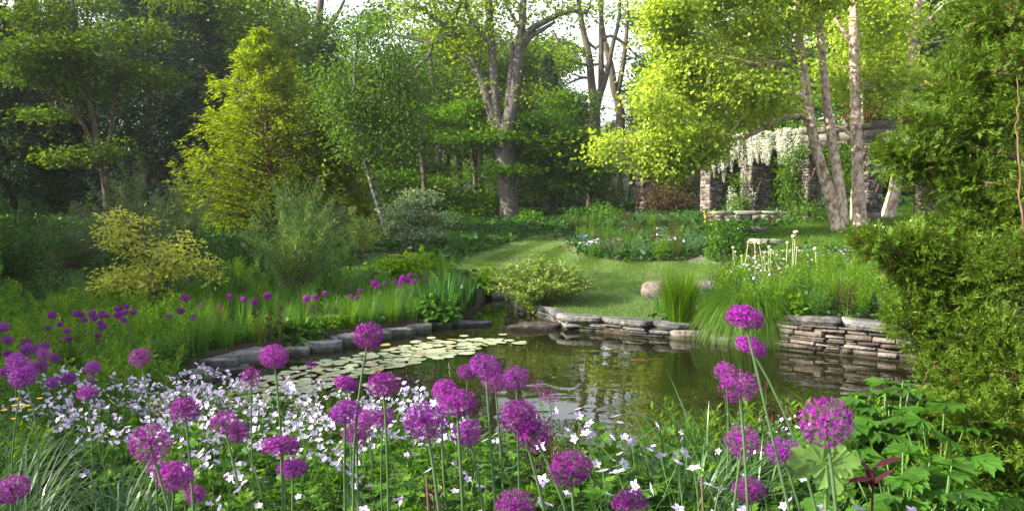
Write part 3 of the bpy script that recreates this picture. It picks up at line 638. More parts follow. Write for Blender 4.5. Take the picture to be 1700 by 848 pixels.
make_tree('sycamore_tree', 'sycamore with twin trunks leaning left, its yellow green crown spreading over the pergola', b,
    PP([(1393,390),(1390,372),(1376,320),(1352,235),(1338,150),(1327,60),(1312,-60)]), [.25,.2,.172,.142,.125,.105,.055],
    pxlobes(SYCL, b, 1.2),
    F_SYC, BARK_SYC, ncl=1600, lpc=22, L=.122, Wd=.115, spread=.30, flat=.5, wexp=.28, seed=91, shell=.1, gap=-.1, gf=1.6, droop=.7, nl=44, ntw=420, sides=12, flare=.35, rl=.35, slope=.5,
    extra=[(PP([(1398,372),(1396,330),(1386,262),(1374,185),(1366,100),(1357,0),(1352,-70)]), [.175,.155,.138,.12,.105,.09,.045]),
           (PP([(1345,195),(1300,195),(1245,225),(1200,236),(1160,262)]), [.08,.07,.06,.05,.02]),(PP([(1330,90),(1270,110),(1200,95),(1140,100),(1080,130)]), [.09,.08,.06,.05,.02]),(PP([(1340,165),(1280,150),(1190,175),(1120,200),(1080,230)]), [.09,.07,.06,.05,.02])])
b = B(1428, 381); Y0 = b[1]
make_tree('sycamore_tree', 'upright sycamore with a straight mottled trunk, middle of the sycamore group', b,
    PP([(1429,384),(1427,360),(1424,300),(1421,200),(1418,100),(1417,0),(1416,-90)]), [.25,.2,.175,.158,.144,.126,.065],
    pxlobes([(1450,150,40,30,Y0+.7),(1385,130,30,35,Y0+.8),(1470,60,45,45,Y0+1),(1400,30,70,50,Y0+1.1),(1430,-60,100,45,Y0+.8),(1370,215,22,14,Y0-.6),(1480,120,40,30,Y0+.6)], b), F_SYC, BARK_SYC, ncl=360, lpc=28, L=.13, Wd=.12, spread=.3, flat=.6, seed=92, gap=-.1, gf=1.2, nl=14, ntw=70, sides=14, flare=.35, rl=.3,
    extra=[(PP([(1424,235),(1395,212),(1360,210)]), [.06,.045,.02]),(PP([(1419,80),(1405,60),(1380,20)]), [.07,.05,.02])])
b = B(1474, 365); Y0 = b[1]
make_tree('sycamore_tree', 'sycamore leaning right with a pale upper trunk, beside the juniper', b,
    PP([(1472,367),(1480,335),(1488,300),(1500,200),(1512,100),(1524,0),(1532,-80)]), [.25,.21,.19,.165,.145,.125,.06],
    pxlobes([(1590,50,50,60,Y0+1),(1480,90,40,35,Y0+.9),(1585,130,45,40,Y0+.8),(1475,20,45,40,Y0+1.2),(1545,-50,90,40,Y0+1),(1610,60,50,60,Y0+.6)], b), F_SYC, BARK_SYC, ncl=230, lpc=26, L=.13, Wd=.12, spread=.34, flat=.6, seed=93, gap=.05, gf=1.2, nl=12, ntw=60, sides=12, flare=.3, rl=.3,
    extra=[(PP([(1520,25),(1490,30),(1460,45),(1445,52)]), [.08,.07,.05,.02]),(PP([(1512,60),(1540,35),(1570,5)]), [.07,.05,.02])])
b = B(1416, 372); Y0 = b[1]+.8; b = at(1417, Y0)
make_tree('sycamore_tree', 'thin sycamore stem half hidden behind the upright sycamore trunk', b,
    PP([(1416,372),(1417,320),(1430,200),(1433,100),(1434,10),(1436,-60)]), [.09,.085,.08,.075,.07,.03], pxlobes([(1445,90,30,30,Y0),(1450,10,40,40,Y0),(1440,-30,40,30,Y0)], b), F_SYC, BARK_SYC, ncl=90, lpc=26, L=.13, Wd=.12, spread=.3, seed=94)
# --- woods that go on to the left of the frame and shade the near beds
def shade_tree(x, y, s, k):
    return copy_tree(FT[k], (x, y, gz(x, y)-.1), rs.uniform(0, 6.28), s)
for x, y, s, k in [(-18,-5.2,.68,0),(-21.5,-1,.68,1),(-21.5,-4.5,.68,2),(-22,4.3,.66,0),(-18,-2.5,.68,1),(-17.5,.5,.66,0),(-18.5,3.2,.69,1),(-17.5,5.8,.6,0),(-18.5,8.2,.62,1),(-17.5,10.6,.6,0),(-18.5,13,.61,1),(-18.5,14.6,.8,0),(-19.5,17.2,.82,1),
                   (-20,19.7,.82,0),(-23,23,.6,1),(-24,27,.5,0),(-21.5,6.8,.62,2),(-21.5,11.8,.62,2),(-21.5,2,.62,2)]:
    c = shade_tree(x, y-2.4, s, k); c['label'] = 'leafy tree of the wood that goes on beyond the left edge of the photo'; c['group'] = 'trees beyond the left edge'
# ================================================================ stone, pergola, wisteria
def boxj(mb, c, s, rz=0.0, jit=0.0, rs=np.random, mat=0):
    x, y, z = np.asarray(s)*.5
    v = np.array([(-x,-y,-z),(x,-y,-z),(x,y,-z),(-x,y,-z),(-x,-y,z),(x,-y,z),(x,y,z),(-x,y,z)], float)
    if jit: v += rs.uniform(-1, 1, v.shape)*jit
    c_, s_ = math.cos(rz), math.sin(rz)
    v = np.stack([v[:, 0]*c_-v[:, 1]*s_, v[:, 0]*s_+v[:, 1]*c_, v[:, 2]], 1)+np.asarray(c)
    mb.add(v, [(3,2,1,0),(4,5,6,7),(0,1,5,4),(1,2,6,5),(2,3,7,6),(3,0,4,7)], mat)
def stone(mb, c, s, rz, rs, mat=0, r=.3):
    """one squared building stone with worn arrises: two rings of eight corners"""
    x, y, z = np.asarray(s)*.5; b = min(x, y, z)*r
    ring = [(-x+b,-y),(x-b,-y),(x,-y+b),(x,y-b),(x-b,y),(-x+b,y),(-x,y-b),(-x,-y+b)]
    V = []
    for zz, k in ((-z, .9), (-z+b, 1.0), (z-b, 1.0), (z, .9)):
        V += [(px*k, py*k, zz) for px, py in ring]
    V = np.array(V); V += rs.uniform(-1, 1, V.shape)*b*.7; V[24:, 2] += (V[24:, 0]*rs.uniform(-.06, .06)+V[24:, 1]*rs.uniform(-.06, .06))
    c_, s_ = math.cos(rz), math.sin(rz)
    V = np.stack([V[:, 0]*c_-V[:, 1]*s_, V[:, 0]*s_+V[:, 1]*c_, V[:, 2]], 1)+np.asarray(c)
    F = [(q*8+k, q*8+(k+1) % 8, q*8+8+(k+1) % 8, q*8+8+k) for q in range(3) for k in range(8)]
    F += [(24,25,26,27),(24,27,28,31),(28,29,30,31)]
    F4 = np.array(F); mb.add(V, F4, mat)
def flag(mb, c, w, d, h, seed, rz=0.0, mat=0, nside=10):
    """irregular flagstone: ragged corners, split layered edge, nearly flat top"""
    rs = np.random.RandomState(seed)
    a = np.linspace(0, 2*math.pi, nside, endpoint=False)+rs.uniform(-.24, .24, nside)
    q = 5.0; rr = (np.abs(np.cos(a))**q+np.abs(np.sin(a))**q)**(-1/q)*rs.uniform(.80, 1.05, nside)
    X, Y = np.cos(a)*rr*w/2, np.sin(a)*rr*d/2
    # mid points so that an edge can chip
    X2 = np.empty(nside*3); Y2 = np.empty(nside*3)
    for k in range(3):
        t = k/3; X2[k::3] = X*(1-t)+np.roll(X, -1)*t; Y2[k::3] = Y*(1-t)+np.roll(Y, -1)*t
    n = nside*3; ch = rs.uniform(.965, 1.015, n); X2 *= ch; Y2 *= ch
    l1, l2 = rs.uniform(.25, .4), rs.uniform(.55, .75)
    V = []
    for zz, k in ((-h, .9), (-h*l2-.004, .96+rs.uniform(-.03, .02)), (-h*l2+.004, .985), (-h*l1-.003, .99), (-h*l1+.003, .965), (-min(.012, h*.1), 1.0), (0, .982)):
        kk = k*(1+rs.normal(size=n)*.010)
        V.append(np.stack([X2*kk, Y2*kk, np.full(n, zz)+rs.normal(size=n)*(.012*h if zz < 0 else .010*h)], 1))
    tilt = rs.normal(size=2)*.025
    V.append(np.stack([X2*.6, Y2*.6, rs.normal(size=n)*.018*h], 1)); V.append(np.array([[0, 0, .02*h]]))
    V = np.concatenate(V); V[:, 2] += V[:, 0]*tilt[0]+V[:, 1]*tilt[1]
    c_, s_ = math.cos(rz), math.sin(rz)
    V = np.stack([V[:, 0]*c_-V[:, 1]*s_, V[:, 0]*s_+V[:, 1]*c_, V[:, 2]], 1)+np.asarray(c)
    F = [(r*n+k, r*n+(k+1) % n, (r+1)*n+(k+1) % n, (r+1)*n+k) for r in range(7) for k in range(n)]
    mb.add(V, F, mat); mb.add(V, [(7*n+k, 7*n+(k+1) % n, 8*n) for k in range(n)], mat)

# ---- pergola: stone pillars in two rows, long beams, cross rafters
rs = np.random.RandomState(31)
row = [at(px, Y) for px, Y in ((1070,38.5),(1180,34.6),(1248,32.2),(1341,29.3),(1440,26.9))]
dirv = nrm(row[4][:2]-row[0][:2]); perp = np.array([-dirv[1], dirv[0]]);
if perp[1] < 0: perp = -perp
rzp = math.atan2(dirv[1], dirv[0]); ZB = 3.62
perg = thing('pergola', 'long pergola of rough stone pillars and pale beams under white wisteria', 'pergola', row[2])
o0 = np.array(row[2])
def pillar(p, w, seed):
    rs = np.random.RandomState(seed); mb = MB(); z = p[2]-.15
    hgt_ = ZB-z; boxj(mb, (p[0]-o0[0], p[1]-o0[1], z+hgt_/2-o0[2]), (w-.09, w-.09, hgt_-.01), rzp, mat=1)
    zz = z
    while zz < ZB-.03:
        hh = min(rs.uniform(.06, .15), ZB-zz)
        if hh < .04: break
        for side in range(4):
            a = rzp+side*math.pi/2; e = np.array([math.cos(a), math.sin(a)]); n_ = np.array([-e[1], e[0]])
            cuts = np.sort(np.concatenate([[0, 1], rs.uniform(.2, .8, rs.randint(1, 4))]))
            for u0, u1 in zip(cuts[:-1], cuts[1:]):
                if u1-u0 < .08: continue
                cc = (u0+u1)/2-.5
                q = p[:2]-o0[:2]+e*cc*w+n_*(w/2-.06+rs.uniform(-.012, .012))
                stone(mb, (q[0], q[1], zz+hh/2-o0[2]), ((u1-u0)*w-.012, .13, hh-.012), a, rs)
        zz += hh
    mb.obj('pillar', [STONE_PILLAR, SOIL], perg)
for i, p in enumerate(row): pillar(p, .62, 100+i)
back = [np.array([p[0]+perp[0]*2.6, p[1]+perp[1]*2.6, gz(p[0]+perp[0]*2.6, p[1]+perp[1]*2.6)]) for p in row]
for i, p in enumerate(back): pillar(p, .5, 120+i)
for r_ in (row, back):
    a, c = r_[0][:2]-dirv*.8, r_[4][:2]+dirv*1.2; m_ = (a+c)/2
    mb = MB(); boxj(mb, (m_[0]-o0[0], m_[1]-o0[1], ZB+.13-o0[2]), (np.linalg.norm(c-a), .22, .26), rzp, .012, rs); mb.obj('beam', [BEAM], perg)
nr = 15
for k in range(nr):
    q = row[0][:2]-dirv*.5+(row[4][:2]-row[0][:2]+dirv*1.2)*k/(nr-1)+perp*1.3
    mb = MB(); boxj(mb, (q[0]-o0[0], q[1]-o0[1], ZB+.26+.115-o0[2]), (.13, 4.0, .22), rzp, .01, rs); mb.obj('rafter', [BEAM], perg)
# ---- white wisteria on it
F_WIS = leafmat('wisteria_leaf', (.05,.11,.02), (.10,.19,.035), (.16,.25,.06), trans=.5)
PETALW = leafmat('white_wisteria_petal', (.44,.47,.40), (.60,.62,.56), (.42,.5,.3), trans=.3, tcol=(1.0,1.0,.9), vary=.08)
wis = thing('wisteria_vine', 'white flowering wisteria draped over the beams of the stone pergola', 'climber', row[2])
def raceme(seed, n=200, ln=.62, r=.135):
    rs = np.random.RandomState(seed); mb = MB(); t = rs.rand(n)**.8
    a = rs.uniform(0, 6.28, n); rad = (r*(1-t)**.8+.008)*rs.uniform(.35, 1, n)
    C = np.stack([np.cos(a)*rad, np.sin(a)*rad, -t*ln], 1)
    D = np.stack([np.cos(a), np.sin(a), -.6+0*a], 1)
    leaves(mb, C, D, rs.normal(size=(n, 3))*.5+(0,0,1), .05*(1.1-t*.6), .046*(1.1-t*.6))
    thintubes(mb, np.array([[0,0,0]]), np.array([[0,0,-ln]]), .004, .002)
    return mb.build('raceme', [PETALW])
RAC = [raceme(200+i, ln=l) for i, l in enumerate((.6,.75,.9,1.1))]
rs = np.random.RandomState(40)
base = np.array(row[2])
ZT = ZB+.48
spots = []
for px0, px1, n in ((988,1085,42),(1150,1262,80),(1250,1335,56),(1085,1150,16)):
    for _ in range(n):
        px = rs.uniform(px0, px1)
        # distance of the front beam along that line of sight
        ys = np.linspace(24, 48, 400); t_ = (px-850)/1400*ys
        k = np.argmin(np.abs((t_-row[0][0])*dirv[1]-(ys-row[0][1])*dirv[0]))
        Y = ys[k]; f = rs.rand()
        x, y = t_[k]-perp[0]*rs.uniform(-.1, .75), Y-perp[1]*rs.uniform(-.1, .75)
        low = 2.0 if px1 < 1100 else (.75 if px < 1215 else .35)
        cl = .5+.5*math.sin(px*.13)*math.cos(px*.049+1); spots.append((x, y, ZT+.06-f**1.3*low*1.15*(.25+1.1*cl)))
spots += [tuple(W(px, py, Y)) for px, py, Y in [(1212,318,33),(1218,322,33),(1222,326,32.9),(1228,332,32.8),(1215,308,33.1),(1247,300,32),(1020,335,40),(1026,338,40),(1250,308,31.8)]]
keep = spots[:91]+spots[-9:]
stuffed = MB()
for i, s in enumerate(spots):
    me = RAC[rs.randint(4)]
    loc = np.array(s)-base; sc_ = rs.uniform(.8, 1.25); rz_ = rs.uniform(0, 6)
    if i < 91 or i >= len(spots)-9: put('raceme', me, wis, loc, rz_, sc_)
    else:
        v = np.empty(len(me.vertices)*3, np.float32); me.vertices.foreach_get('co', v)
        idx3 = [tuple(p.vertices) for p in me.polygons if len(p.vertices) == 3]; stuffed.add(v.reshape(-1, 3)*sc_+loc, idx3)
if stuffed.n: stuffed.obj('raceme', [PETALW], wis, kind='stuff')
mb = MB()
lob = []
for q in np.linspace(-.05, .86, 16):
    c = row[0][:2]+(row[4][:2]-row[0][:2])*q+perp*rs.uniform(-.3, 1.8)
    lob.append((c[0]-base[0], c[1]-base[1], ZT+.02-base[2], 1.1, 1.1, .2))
C = crown(mb, lob, 300, 26, .09, .04, .26, .5, 41, -.9, droop=.9)
lob = pxlobes([(1318,262,16,14,29.4),(1312,290,14,16,29.3),(1316,318,14,14,29.2),(1322,335,12,10,29.2),(1335,250,12,12,29),(1233,300,14,10,31.8),(1226,335,14,8,31.8),(1395,255,10,22,27.2),(1398,300,8,20,27.1),(1025,330,16,20,39),(1000,315,14,12,39)], base)
C2 = crown(mb, lob, 210, 26, .11, .055, .16, .8, 42, -.9, droop=1.0)
mb.obj('foliage', [F_WIS], wis)
for p, jz in ((row[3], 1), (row[2], 0), (row[4], 0), (row[0], 0)):
    for k in range(3):
        a0 = rs.uniform(0, 6)
        P = [(p[0]-base[0]+.36*math.cos(a0+z*1.1), p[1]-base[1]+.36*math.sin(a0+z*1.1), p[2]+z-base[2]) for z in np.linspace(0, ZB-p[2]+.3, 14)]
        tm = MB(); tube(tm, P, np.linspace(.045, .02, 14), 6); tm.obj('stem', [TWIG], wis, smooth=True)

# ---- terrace edge and steps below it
def slabthing(label, c, w, d, h, seed, rz, mat, name='stone_slab', cat='stone', group=None):
    mb = MB(); flag(mb, (0, 0, 0), w, d, h, seed, rz, 0)
    return single(name, mb.build(name, [mat]), label, cat, c, 0, group)
ter = thing('terrace_wall', 'low pale stone terrace edge in front of the pergola pillars', 'wall', B(1245, 376)+np.array([0,0,.16]))
b = np.array(ter.location); rs = np.random.RandomState(52)
mb = MB()
for k in range(3):
    for j in range(9):
        stone(mb, (-1.35+j*.31+rs.uniform(-.03,.03), .1+.06*j*.2, k*.12-.08), (.3, .3, .115), rs.normal()*.03, rs)
mb.obj('stone_cladding', [STONE_PALE], ter)
for j in range(3):
    mb = MB(); flag(mb, (-1.0+j*.95, .15+.03*j, .34), .98, .5, .09, 520+j, .03); mb.obj('coping_stone', [STONE_PALE], ter)
for i, (px, py, w, d, lab) in enumerate([(1272,410,.9,.5,'flat pale stone step in the grass, middle of three'),(1300,430,1.05,.45,'lowest pale stone step half sunk in grass behind the seed heads'),(1250,388,.95,.5,'uppermost stone step below the terrace edge'),(1215,372,.8,.4,'pale stone laid in the border just below the terrace'),(1135,392,.7,.3,'pale flat stone showing among the border perennials')]):
    p = B(px, py); slabthing(lab, (p[0], p[1], p[2]+.2), w*1.05, d*1.15, .25, 540+i, .1*i, STONE_PALE, 'stone_step')
# ---- path ends and the stone strip that edges the lawn
def strip(px_rows, width, name, mat, lift=.016):
    P = np.array([G(*p)[:2] for p in px_rows]); P = spline(np.c_[P, P[:, :1]*0], 24)[:, :2]
    T = nrm(np.gradient(P, axis=0)); Nn = np.stack([-T[:, 1], T[:, 0]], 1); w = np.interp(np.linspace(0, 1, 24), np.linspace(0, 1, len(width)), width)[:, None]
    V = np.concatenate([P-Nn*w/2, P+Nn*w/2]); V = np.c_[V, hgt(V[:, 0], V[:, 1])+lift]
    mb = MB(); mb.add(V, [(k, k+1, 25+k, 24+k) for k in range(23)]); return mb.build(name, [mat])
structure('path', strip([(938,388),(937,398),(942,410),(955,422),(968,430)], [.45,.5,.4,.3,.2], 'path', STONE_PALE))
structure('path', strip([(1140,438),(1165,436),(1185,428),(1195,420)], [.25,.8,.8,.3], 'path', STONE_PALE))
structure('path', strip([(900,376),(916,373),(930,370)], [.6,1.0,1.2], 'path', STONE_PALE))

# ---- dry stone wall along the right bank
def polyline(px_rows, extra=()):
    return np.array([onplane(*p)[:2] for p in px_rows]+[np.array(e) for e in extra])
def along(P, s):
    d = np.r_[0, np.cumsum(np.linalg.norm(np.diff(P, axis=0), axis=1))]; s = np.clip(s, 0, d[-1]-1e-6)
    k = np.searchsorted(d, s, 'right')-1; u = (s-d[k])/(d[k+1]-d[k]); t = nrm(P[k+1]-P[k])
    return P[k]+(P[k+1]-P[k])*u, t, d[-1]
def drywall(name, label, P, h, course, slen, cap, capd, caph, mats, seed, inset=.12, group=None):
    rs = np.random.RandomState(seed); c0, _, LT = along(P, 0)
    o = np.array([*along(P, LT/2)[0], 0.0]); t = thing(name, label, 'wall', o)
    mb = MB(); z = -.16
    while z < h-.005:
        hh = min(rs.uniform(*course), h-z); s = rs.uniform(-.3, 0)
        while s < LT:
            l = rs.uniform(*slen); q, tg, _ = along(P, min(max(s+l/2, 0), LT)); nn = np.array([-tg[1], tg[0]])
            q = q+nn*(inset+rs.uniform(-.035, .03)); sp = rs.rand() < .22
            hs = hh*(1 if not sp else .5)
            stone(mb, (q[0]-o[0], q[1]-o[1], z+hs/2), (l-rs.uniform(.008,.03), .26, hs-rs.uniform(.004,.012)), math.atan2(tg[1], tg[0])+rs.normal()*.05, rs, r=.2)
            if sp: stone(mb, (q[0]-o[0]+rs.normal()*.01, q[1]-o[1]+rs.normal()*.01, z+hs*1.5), (l-.05, .25, hs-.008), math.atan2(tg[1], tg[0])+rs.normal()*.06, rs, r=.2)
            s += l
        z += hh
    mb.obj('stone_cladding', [mats[0]], t)
    s = 0.02; k = 0
    while s < LT-.05:
        l = rs.uniform(*cap); q, tg, _ = along(P, min(s+l/2, LT)); nn = np.array([-tg[1], tg[0]]); q = q+nn*(capd*.36+rs.uniform(-.04,.04))
        mb = MB(); flag(mb, (q[0]-o[0], q[1]-o[1], h+caph*rs.uniform(.85,1.1)), l*1.04, capd*rs.uniform(.85, 1.1), caph, seed*10+k, math.atan2(tg[1], tg[0])+rs.normal()*.05)
        mb.obj('coping_stone', [mats[1]], t); s += l*.97; k += 1
    return t
PW = polyline([(1296,578),(1350,585),(1400,590),(1450,595),(1500,600),(1560,607),(1600,612)], [(6.6,8.9)])
drywall('stone_wall', 'ruddy dry stone wall of thin courses rising from the water on the right', PW, .33, (.03,.072), (.12,.5), (.45,.95), .46, .08, (STONE_RED, STONE), 61)
PL = polyline([(858,512),(880,522),(905,531),(921,541),(930,546),(960,549),(1000,552),(1060,558),(1112,561)])
drywall('stone_edging', 'low two course edging of grey slabs along the sunny lawn', PL, .11, (.06,.10), (.25,.6), (.45,.85), .5, .075, (STONE, STONE), 62, inset=.16)

# ---- single stones round the water
def edgestone(label, px, py, w, d, h, top, seed, mat=None, rz=0.0, name='edging_stone', set_=.35, sq=4.0):
    p = onplane(px, py); mb = MB()
    if name == 'boulder': rock(mb, (0, 0, 0), (w, d, h), seed, .22, None, 0, 9, rz, 2.4)
    else: flag(mb, (0, 0, 0), w, d, h, seed, rz)
    single(name, mb.build(name, [mat or STONE], name == 'boulder'), label, 'stone' if name != 'boulder' else 'boulder', (p[0], p[1]+d*set_, top))
for i, (px, py, w, d, top, rz, lab) in enumerate([
    (290,664,.34,.36,.12,.5,'small dark edging stone nearest the geraniums at the left bank'),
    (322,636,.36,.32,.15,.7,'rough dark stone tucked between the nearest small stone and the broad slab'),
    (352,618,.46,.4,.17,.5,'blocky grey edging stone left of the broad pale slab'),
    (395,606,.68,.44,.19,.35,'broad pale slab with a flat top, largest stone of the left bank'),
    (440,598,.36,.34,.13,.3,'small dark stone right of the broad pale slab'),
    (482,590,.5,.34,.11,.25,'low dark edging stone under the small green bush at the left bank'),
    (528,583,.62,.4,.15,.25,'long grey slab left of the tallest allium stem'),
    (578,575,.58,.42,.17,.25,'grey slab right behind the tallest allium head'),
    (622,566,.44,.36,.14,.2,'short grey stone between two long slabs of the left bank'),
    (655,560,.5,.38,.14,.2,'dark slab edging the grass beside the lily pads'),
    (690,552,.44,.36,.14,.15,'dark cracked stone beside the leafy clump at the left bank'),
    (726,546,.4,.3,.10,.2,'small mossy stone under the sword leaved clump'),
    (776,542,.72,.36,.075,.05,'long low grey stone lying out in the water by the sword leaves'),
    (836,496,.5,.4,.17,.1,'stacked grey stone at the mouth of the narrow channel'),
    (822,487,.42,.36,.12,.0,'flat stone at the far end of the narrow channel'),
    (1160,563,.8,.4,.16,.05,'long reddish stone between the two grass clumps'),
    (1215,571,.5,.4,.12,.1,'dark stone under the skirts of the fountain grass')]):
    edgestone(lab, px, py, w, d, .30, top*.72, 700+i, STONE_RED if 'reddish' in lab else STONE, rz)
for i, (px, py, w, lab) in enumerate([(300,656,.4,'dark ledge stone at the waterline below the broad pale slab'),(372,620,.5,'dark underlying stone at the waterline left of the pads')]):
    edgestone(lab, px, py, w, .34, .2, .045, 760+i, STONE, .4)
p = onplane(892, 547); mb = MB(); rock(mb, (0,0,0), (.72,.42,.26), 771, .2, .7, 0, 9, .05, 2.6)
single('boulder', mb.build('boulder', [STONE_RED], True), 'flat topped brown rock lying alone in the water off the lawn corner', 'boulder', (p[0], p[1]+.1, -.02))
p = B(1102, 497); mb = MB(); rock(mb, (0,0,0), (.64,.46,.36), 778, .17, None, 0, 10, .2, 2.3)
single('boulder', mb.build('boulder', [GRANITE], True), 'rounded pinkish boulder at the edge of the sunny lawn', 'boulder', (p[0], p[1]+.15, p[2]+.12))
p = B(1176, 488); mb = MB(); rock(mb, (0,0,0), (.55,.4,.24), 773, .14, None, 0, 8, .2, 2.5)
single('boulder', mb.build('boulder', [STONE], True), 'smaller grey boulder behind the upright grass clump', 'boulder', (p[0], p[1]+.15, p[2]+.07))
# ================================================================ lily pads and fish
PADM = {}
def padmat(name, c1, c2):
    m, nt, p = newmat(name); L = nt.links
    tx = N(nt, 'ShaderNodeTexCoord'); oi = N(nt, 'ShaderNodeObjectInfo')
    nz = N(nt, 'ShaderNodeTexNoise'); nz.inputs['Scale'].default_value = 14; nz.inputs['Detail'].default_value = 4
    ad = N(nt, 'ShaderNodeVectorMath', operation='ADD'); L.new(tx.outputs['Object'], ad.inputs[0]); cb = N(nt, 'ShaderNodeCombineXYZ')
    ml = N(nt, 'ShaderNodeMath', operation='MULTIPLY'); ml.inputs[1].default_value = 40; L.new(oi.outputs['Random'], ml.inputs[0]); L.new(ml.outputs[0], cb.inputs[0]); L.new(cb.outputs[0], ad.inputs[1]); L.new(ad.outputs[0], nz.inputs[0])
    a2 = N(nt, 'ShaderNodeMath', operation='MULTIPLY_ADD'); a2.inputs[1].default_value = .75; L.new(oi.outputs['Random'], a2.inputs[0]); L.new(nz.outputs[0], a2.inputs[2])
    r = ramp(nt, a2.outputs[0], [(.35, c1), (1.1, c2)]); L.new(r.outputs[0], p.inputs[0])
    p.inputs['Roughness'].default_value = .32; p.inputs['Specular IOR Level'].default_value = .5
    b = N(nt, 'ShaderNodeBump'); b.inputs['Strength'].default_value = .25; b.inputs['Distance'].default_value = .01; L.new(nz.outputs[0], b.inputs['Height']); L.new(b.outputs[0], p.inputs['Normal'])
    return m
PAD_G = padmat('lily_pad_green', (.18,.22,.12), (.31,.34,.225))
PAD_Y = padmat('lily_pad_yellowing', (.16,.15,.02), (.22,.20,.04))
PAD_R = padmat('lily_pad_reddish', (.13,.11,.06), (.26,.21,.13))
def pad(seed, mat, curl=0.0):
    rs = np.random.RandomState(seed); n = 18
    a = np.linspace(.16, 2*math.pi-.16, n); V = [(0, 0, .004)]
    for k, rr in ((0, .55), (1, 1.0)):
        for q in a:
            r = rr*(1+rs.uniform(-.03, .03)); z = .004+(.02*rs.rand()+curl*max(0, math.cos(q-1.2)))*(rr > .6)*1.0
            V.append((math.cos(q)*r, math.sin(q)*r, z))
    mb = MB(); mb.add(V, [(0, 1+k, 2+k) for k in range(n-1)]); mb.add(V, [(1+k, 1+n+k, 2+n+k, 2+k) for k in range(n-1)])
    return mb.build('lily_pad', [mat], True)
PADS = [pad(800+i, PAD_G) for i in range(5)]
PADY = [pad(810+i, PAD_Y, .22) for i in range(2)]; PADR = [pad(815, PAD_R), pad(816, PAD_R, .1)]
PADPX = [(335,668),(372,648),(410,634),(455,621),(520,603),(600,589),(660,577),(720,566),(800,562),(838,563),(835,571),(800,578),(775,588),(715,598),(650,611),(600,625),(552,640),(520,656),(478,668),(430,676),(380,682)]
PADP = np.array([onplane(*p)[:2] for p in PADPX])
rs = np.random.RandomState(77); pts = []
for _ in range(9000):
    q = rs.uniform(PADP.min(0), PADP.max(0)); r = rs.uniform(.055, .105)
    if poly_sd([q[0]], [q[1]], PADP)[0] > -.01: continue
    if any((q[0]-a)**2+(q[1]-b)**2 < (.74*(r+c))**2 for a, b, c in pts): continue
    if rs.rand() < .06: continue
    pts.append((q[0], q[1], r))
    if len(pts) >= 262: break
for px, py, r in [(862,570,.10),(845,566,.07),(868,567,.05),(690,568,.08),(640,574,.07),(716,561,.06),(770,558,.06),(835,556,.06),(508,672,.08),(560,655,.07),(612,640,.07),(335,655,.06),(655,630,.07)]:
    q = onplane(px, py); pts.append((q[0], q[1], r))
for i, (x, y, r) in enumerate(pts):
    u = rs.rand()
    me, lab, g = (PADY[i % 2], 'yellow lily pad with a lifted edge among the pale green pads', 'yellowing lily pads') if u < .09 else (PADR[i % 2], 'brownish pink lily pad among the pale green pads', 'brownish lily pads') if u < .2 else (PADS[i % 5], 'pale green lily pad floating in the crowded raft on the pond', 'lily pads')
    if i >= 262: lab, g = 'pale green lily pad floating apart at the edge of the raft', 'outlying lily pads'; me = PADS[i % 5]
    o = single('lily_pad', me, lab, 'lily pad', (x, y, .004+.003*(i % 3)), rs.uniform(0, 6.28), g, r); o.rotation_euler = (rs.normal()*.035, rs.normal()*.035, o.rotation_euler[2]); o.scale = (r*rs.uniform(.9,1.08), r, r*rs.uniform(.6,2.0))
KOI = roughmat('koi_skin', [(.4,(.05,.024,.01)),(.6,(.11,.055,.018))], 9, rough=.3, bump=.05)
def koi(label, px, py, rz, ln):
    mb = MB(); p = onplane(px, py)
    t = np.linspace(0, 1, 9); y_ = .02*np.sin(t*5)
    tube(mb, np.stack([ln*(t-.5), y_, 0*t], 1), ln*np.array([.03,.075,.09,.092,.085,.068,.045,.028,.02]), 8, cap=True)
    o = thing('koi', label, 'fish', (p[0], p[1], -.012), rz)
    mb.obj('body', [KOI], o, smooth=True)
    mb = MB(); mb.add([(-.5*ln,.0,0),(-.66*ln,.07*ln,.01),(-.62*ln,0,.005),(-.66*ln,-.07*ln,.01)], [(0,1,2,3)]); mb.obj('tail', [KOI], o)
koi('dull orange brown koi at the surface of the open water before the lawn edge', 1066, 598, .1, .3)
# ================================================================ shrubs, bed plants, grasses
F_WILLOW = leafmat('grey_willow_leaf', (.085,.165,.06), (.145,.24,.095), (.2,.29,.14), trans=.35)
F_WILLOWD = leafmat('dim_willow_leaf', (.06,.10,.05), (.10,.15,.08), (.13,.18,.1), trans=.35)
F_YELLOW = leafmat('golden_dogwood_leaf', (.22,.27,.06), (.36,.40,.12), (.48,.52,.24), trans=.45)
F_VARI = leafmat('variegated_shrub_leaf', (.09,.16,.045), (.18,.26,.085), (.38,.42,.22), trans=.45)
F_LIME = leafmat('lime_leaf', (.09,.20,.012), (.15,.29,.02), (.22,.36,.04), trans=.5)
F_MID = leafmat('bed_leaf', (.04,.10,.02), (.075,.165,.032), (.12,.21,.05), trans=.45)
F_YG = leafmat('yellow_green_bed_leaf', (.065,.135,.02), (.11,.205,.03), (.17,.26,.05), trans=.5)
F_DARK = leafmat('dark_ground_leaf', (.018,.05,.014), (.035,.085,.022), (.055,.11,.03), trans=.4)
F_BLUE = leafmat('glaucous_leaf', (.05,.105,.06), (.085,.16,.09), (.12,.2,.12), trans=.3)
F_IRIS = leafmat('iris_blade', (.04,.10,.022), (.075,.165,.035), (.12,.21,.06), trans=.4, rough=.4)
F_IRISD = leafmat('dark_sword_leaf', (.022,.07,.022), (.045,.115,.035), (.075,.16,.055), trans=.35, rough=.35)
F_REED = leafmat('fine_green_blade', (.06,.13,.018), (.11,.21,.03), (.17,.27,.06), trans=.5)
